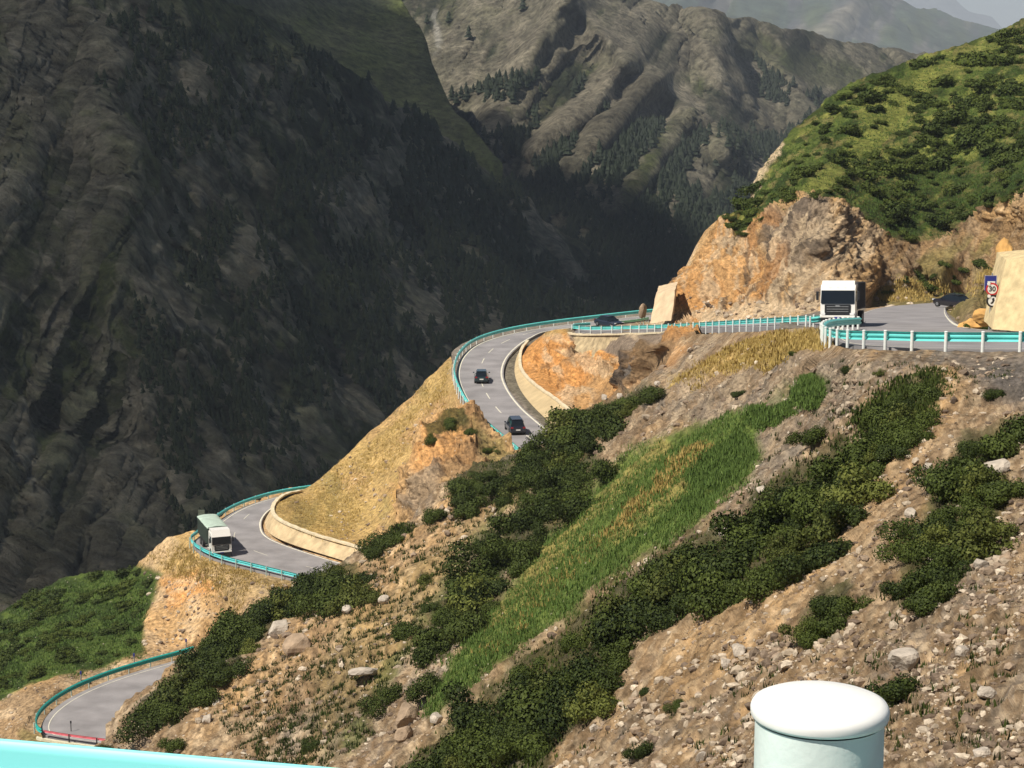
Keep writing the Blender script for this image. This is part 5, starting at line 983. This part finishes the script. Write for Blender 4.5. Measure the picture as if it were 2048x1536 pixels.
# small orange bank by the signs
def mound(px, py, Y, rx, ry, rz, m, seed, label):
    me = rock_mesh(seed, m, 4); o = bpy.data.objects.new('boulder', me); COL.objects.link(o); o.location = at(px, py, Y); o.scale = (rx, ry, rz); tag(o, label, 'boulder'); return o
M_or = mat('orange_earth', (0.60, 0.33, 0.10), .95, noise=.3, nscale=1.2, bump=1, bscale=3)
mound(1968, 640, 136, 0.9, 1.4, 0.95, M_or, 5, 'orange earth lump at the foot of the road sign')
mound(1945, 650, 138, 0.9, 1.2, 0.5, M_or, 6, 'low orange earth heap left of the road sign')
o = mound(2008, 525, 142, .7, 1.5, 1.5, M_or, 8, 'orange rock face peeping out behind the top of the cream wall')
for px, py, r, lb in [(1935, 654, 9, 'low green bush on the verge left of the orange heap'), (1970, 657, 9, 'low green bush at the base of the orange lump by the road sign'), (2015, 660, 8, 'low bush at the foot of the cream wall'), (2040, 660, 8, 'low bush at the wall foot at the very right edge')]:
    o = shrub(1900, 600, r, lb, LH, HS); o.location = at(px, py, 134); s = r / F * 134; o.scale = (s * 1.4, s, s * .6)
# ------------------------------------------------------------------ foreground guardrail
root = empty('guardrail', (0, 2.1, -1.6)); tag(root, 'pale turquoise guardrail with a capped white post right in front of the camera', 'guardrail')
def loc(v): return Vector(v) - Vector((0, 2.1, -1.6))
pc = at(1640, 1403, 2.12)
rP = 0.0712
top = pc.z
prof = [(rP, -1.1), (rP, -0.035)]
MB().lathe([(rP, -1.0), (rP, -0.02)], 64).build('post', M_npost, root).location = loc((pc.x, pc.y, top))
po = [c for c in root.children if c.name.startswith('post')][0]
for p_ in po.data.polygons: p_.use_smooth = True
cp = MB().lathe([(rP * .98, -0.017), (rP * 1.05, -0.017), (rP * 1.07, -0.014), (rP * 1.075, -0.008), (rP * 1.065, -0.005), (rP * 1.03, -0.001), (rP * 0.93, 0.0022), (rP * 0.6, 0.0045), (rP * .3, 0.006), (0, 0.0065)], 64).build('cap', mat('white_cap_paint', (0.86, 0.86, 0.82), .45, noise=.03, nscale=30), po, smooth=True)
for p_ in cp.data.polygons: p_.use_smooth = True
# beam: from left far to under the post
zr = -0.835
pa = atz(0, 1482, zr); pb_ = atz(640, 1538, zr); dr = (pb_ - pa).normalized(); nn = Vector((-dr.y, dr.x, 0))
if nn.y > 0: nn = -nn      # towards the camera
V = []; Fc = []; pr = []
for k in range(25):
    u = k / 24; z = -0.31 * u; d_ = 0.0 if u < .2 else 0.04 * (1 - math.cos((u - .2) / .8 * 4 * math.pi)) ; pr.append((d_, z))
pr = [(-0.012, -0.006), (-0.004, 0.0)] + pr
ends = [-2.6, -1.5, 0, 1.2, 2.6, 3.9]
for s in ends:
    for d_, z in pr: V.append(loc(pa + dr * s + nn * d_ + Vector((0, 0, z))))
    for d_, z in pr[::-1]: V.append(loc(pa + dr * s + nn * (d_ - .004) + Vector((0, 0, z))))
K2 = 2 * len(pr)
for i in range(len(ends) - 1):
    for k in range(K2): Fc.append((i * K2 + k, i * K2 + (k + 1) % K2, (i + 1) * K2 + (k + 1) % K2, (i + 1) * K2 + k))
npmesh('beam', V, Fc, M_nteal, root)
# ------------------------------------------------------------------ cloud that shades the far mountains
def cloud(T, rx, ry, seed, alt=2600):
    T = Vector(T); c = T + SUN * ((alt - T.z) / SUN.z)
    bm = bmesh.new(); bmesh.ops.create_icosphere(bm, subdivisions=5, radius=1); P = np.array([v.co[:] for v in bm.verts])
    P = P * (1 + 0.28 * fbm(P * 2.0 + seed, 5, seed)[:, None]) * np.array([rx, ry, 90]); P[:, 2] = np.where(P[:, 2] < 0, P[:, 2] * .35, P[:, 2])
    for v, p in zip(bm.verts, P): v.co = p
    me = bpy.data.meshes.new('cloud'); bm.to_mesh(me); bm.free(); me.materials.append(M_cloud); me.polygons.foreach_set('use_smooth', [True] * len(me.polygons)); o = bpy.data.objects.new('cloud', me); COL.objects.link(o); o.location = c; tag(o, kind='structure'); return o
M_cloud = mat('cloud_white', (0.85, 0.86, 0.88), 1.0)
_n = M_cloud.node_tree.nodes; _l = M_cloud.node_tree.links; _m = _n.new('ShaderNodeMixShader'); _t = _n.new('ShaderNodeBsdfTransparent'); _m.inputs[0].default_value = 0.44
_l.new(_n['Principled BSDF'].outputs[0], _m.inputs[1]); _l.new(_t.outputs[0], _m.inputs[2]); _l.new(_m.outputs[0], _n['Material Output'].inputs['Surface'])
cloud((-150, 900, -60), 800, 480, 3)
cloud((-420, 1500, -60), 520, 450, 8)
# ------------------------------------------------------------------ haze
# box reaches past every mountain, its top under the clouds
hz = MB().box((0, 12500, 440), (50000, 37000, 1730)).build('haze', mat('tmp', (1, 1, 1))); tag(hz, kind='stuff')
m = bpy.data.materials.new('haze_air'); m.use_nodes = True; n = m.node_tree.nodes; n.remove(n['Principled BSDF']); v = n.new('ShaderNodeVolumePrincipled'); v.inputs['Color'].default_value = (0.78, 0.88, 1.0, 1); v.inputs['Density'].default_value = 0.00007; v.inputs['Anisotropy'].default_value = -0.1
m.node_tree.links.new(v.outputs[0], n['Material Output'].inputs['Volume']); hz.data.materials.clear(); hz.data.materials.append(m)
tag(hz, 'thin bluish mountain haze', 'haze')
print('objects', len(bpy.data.objects))
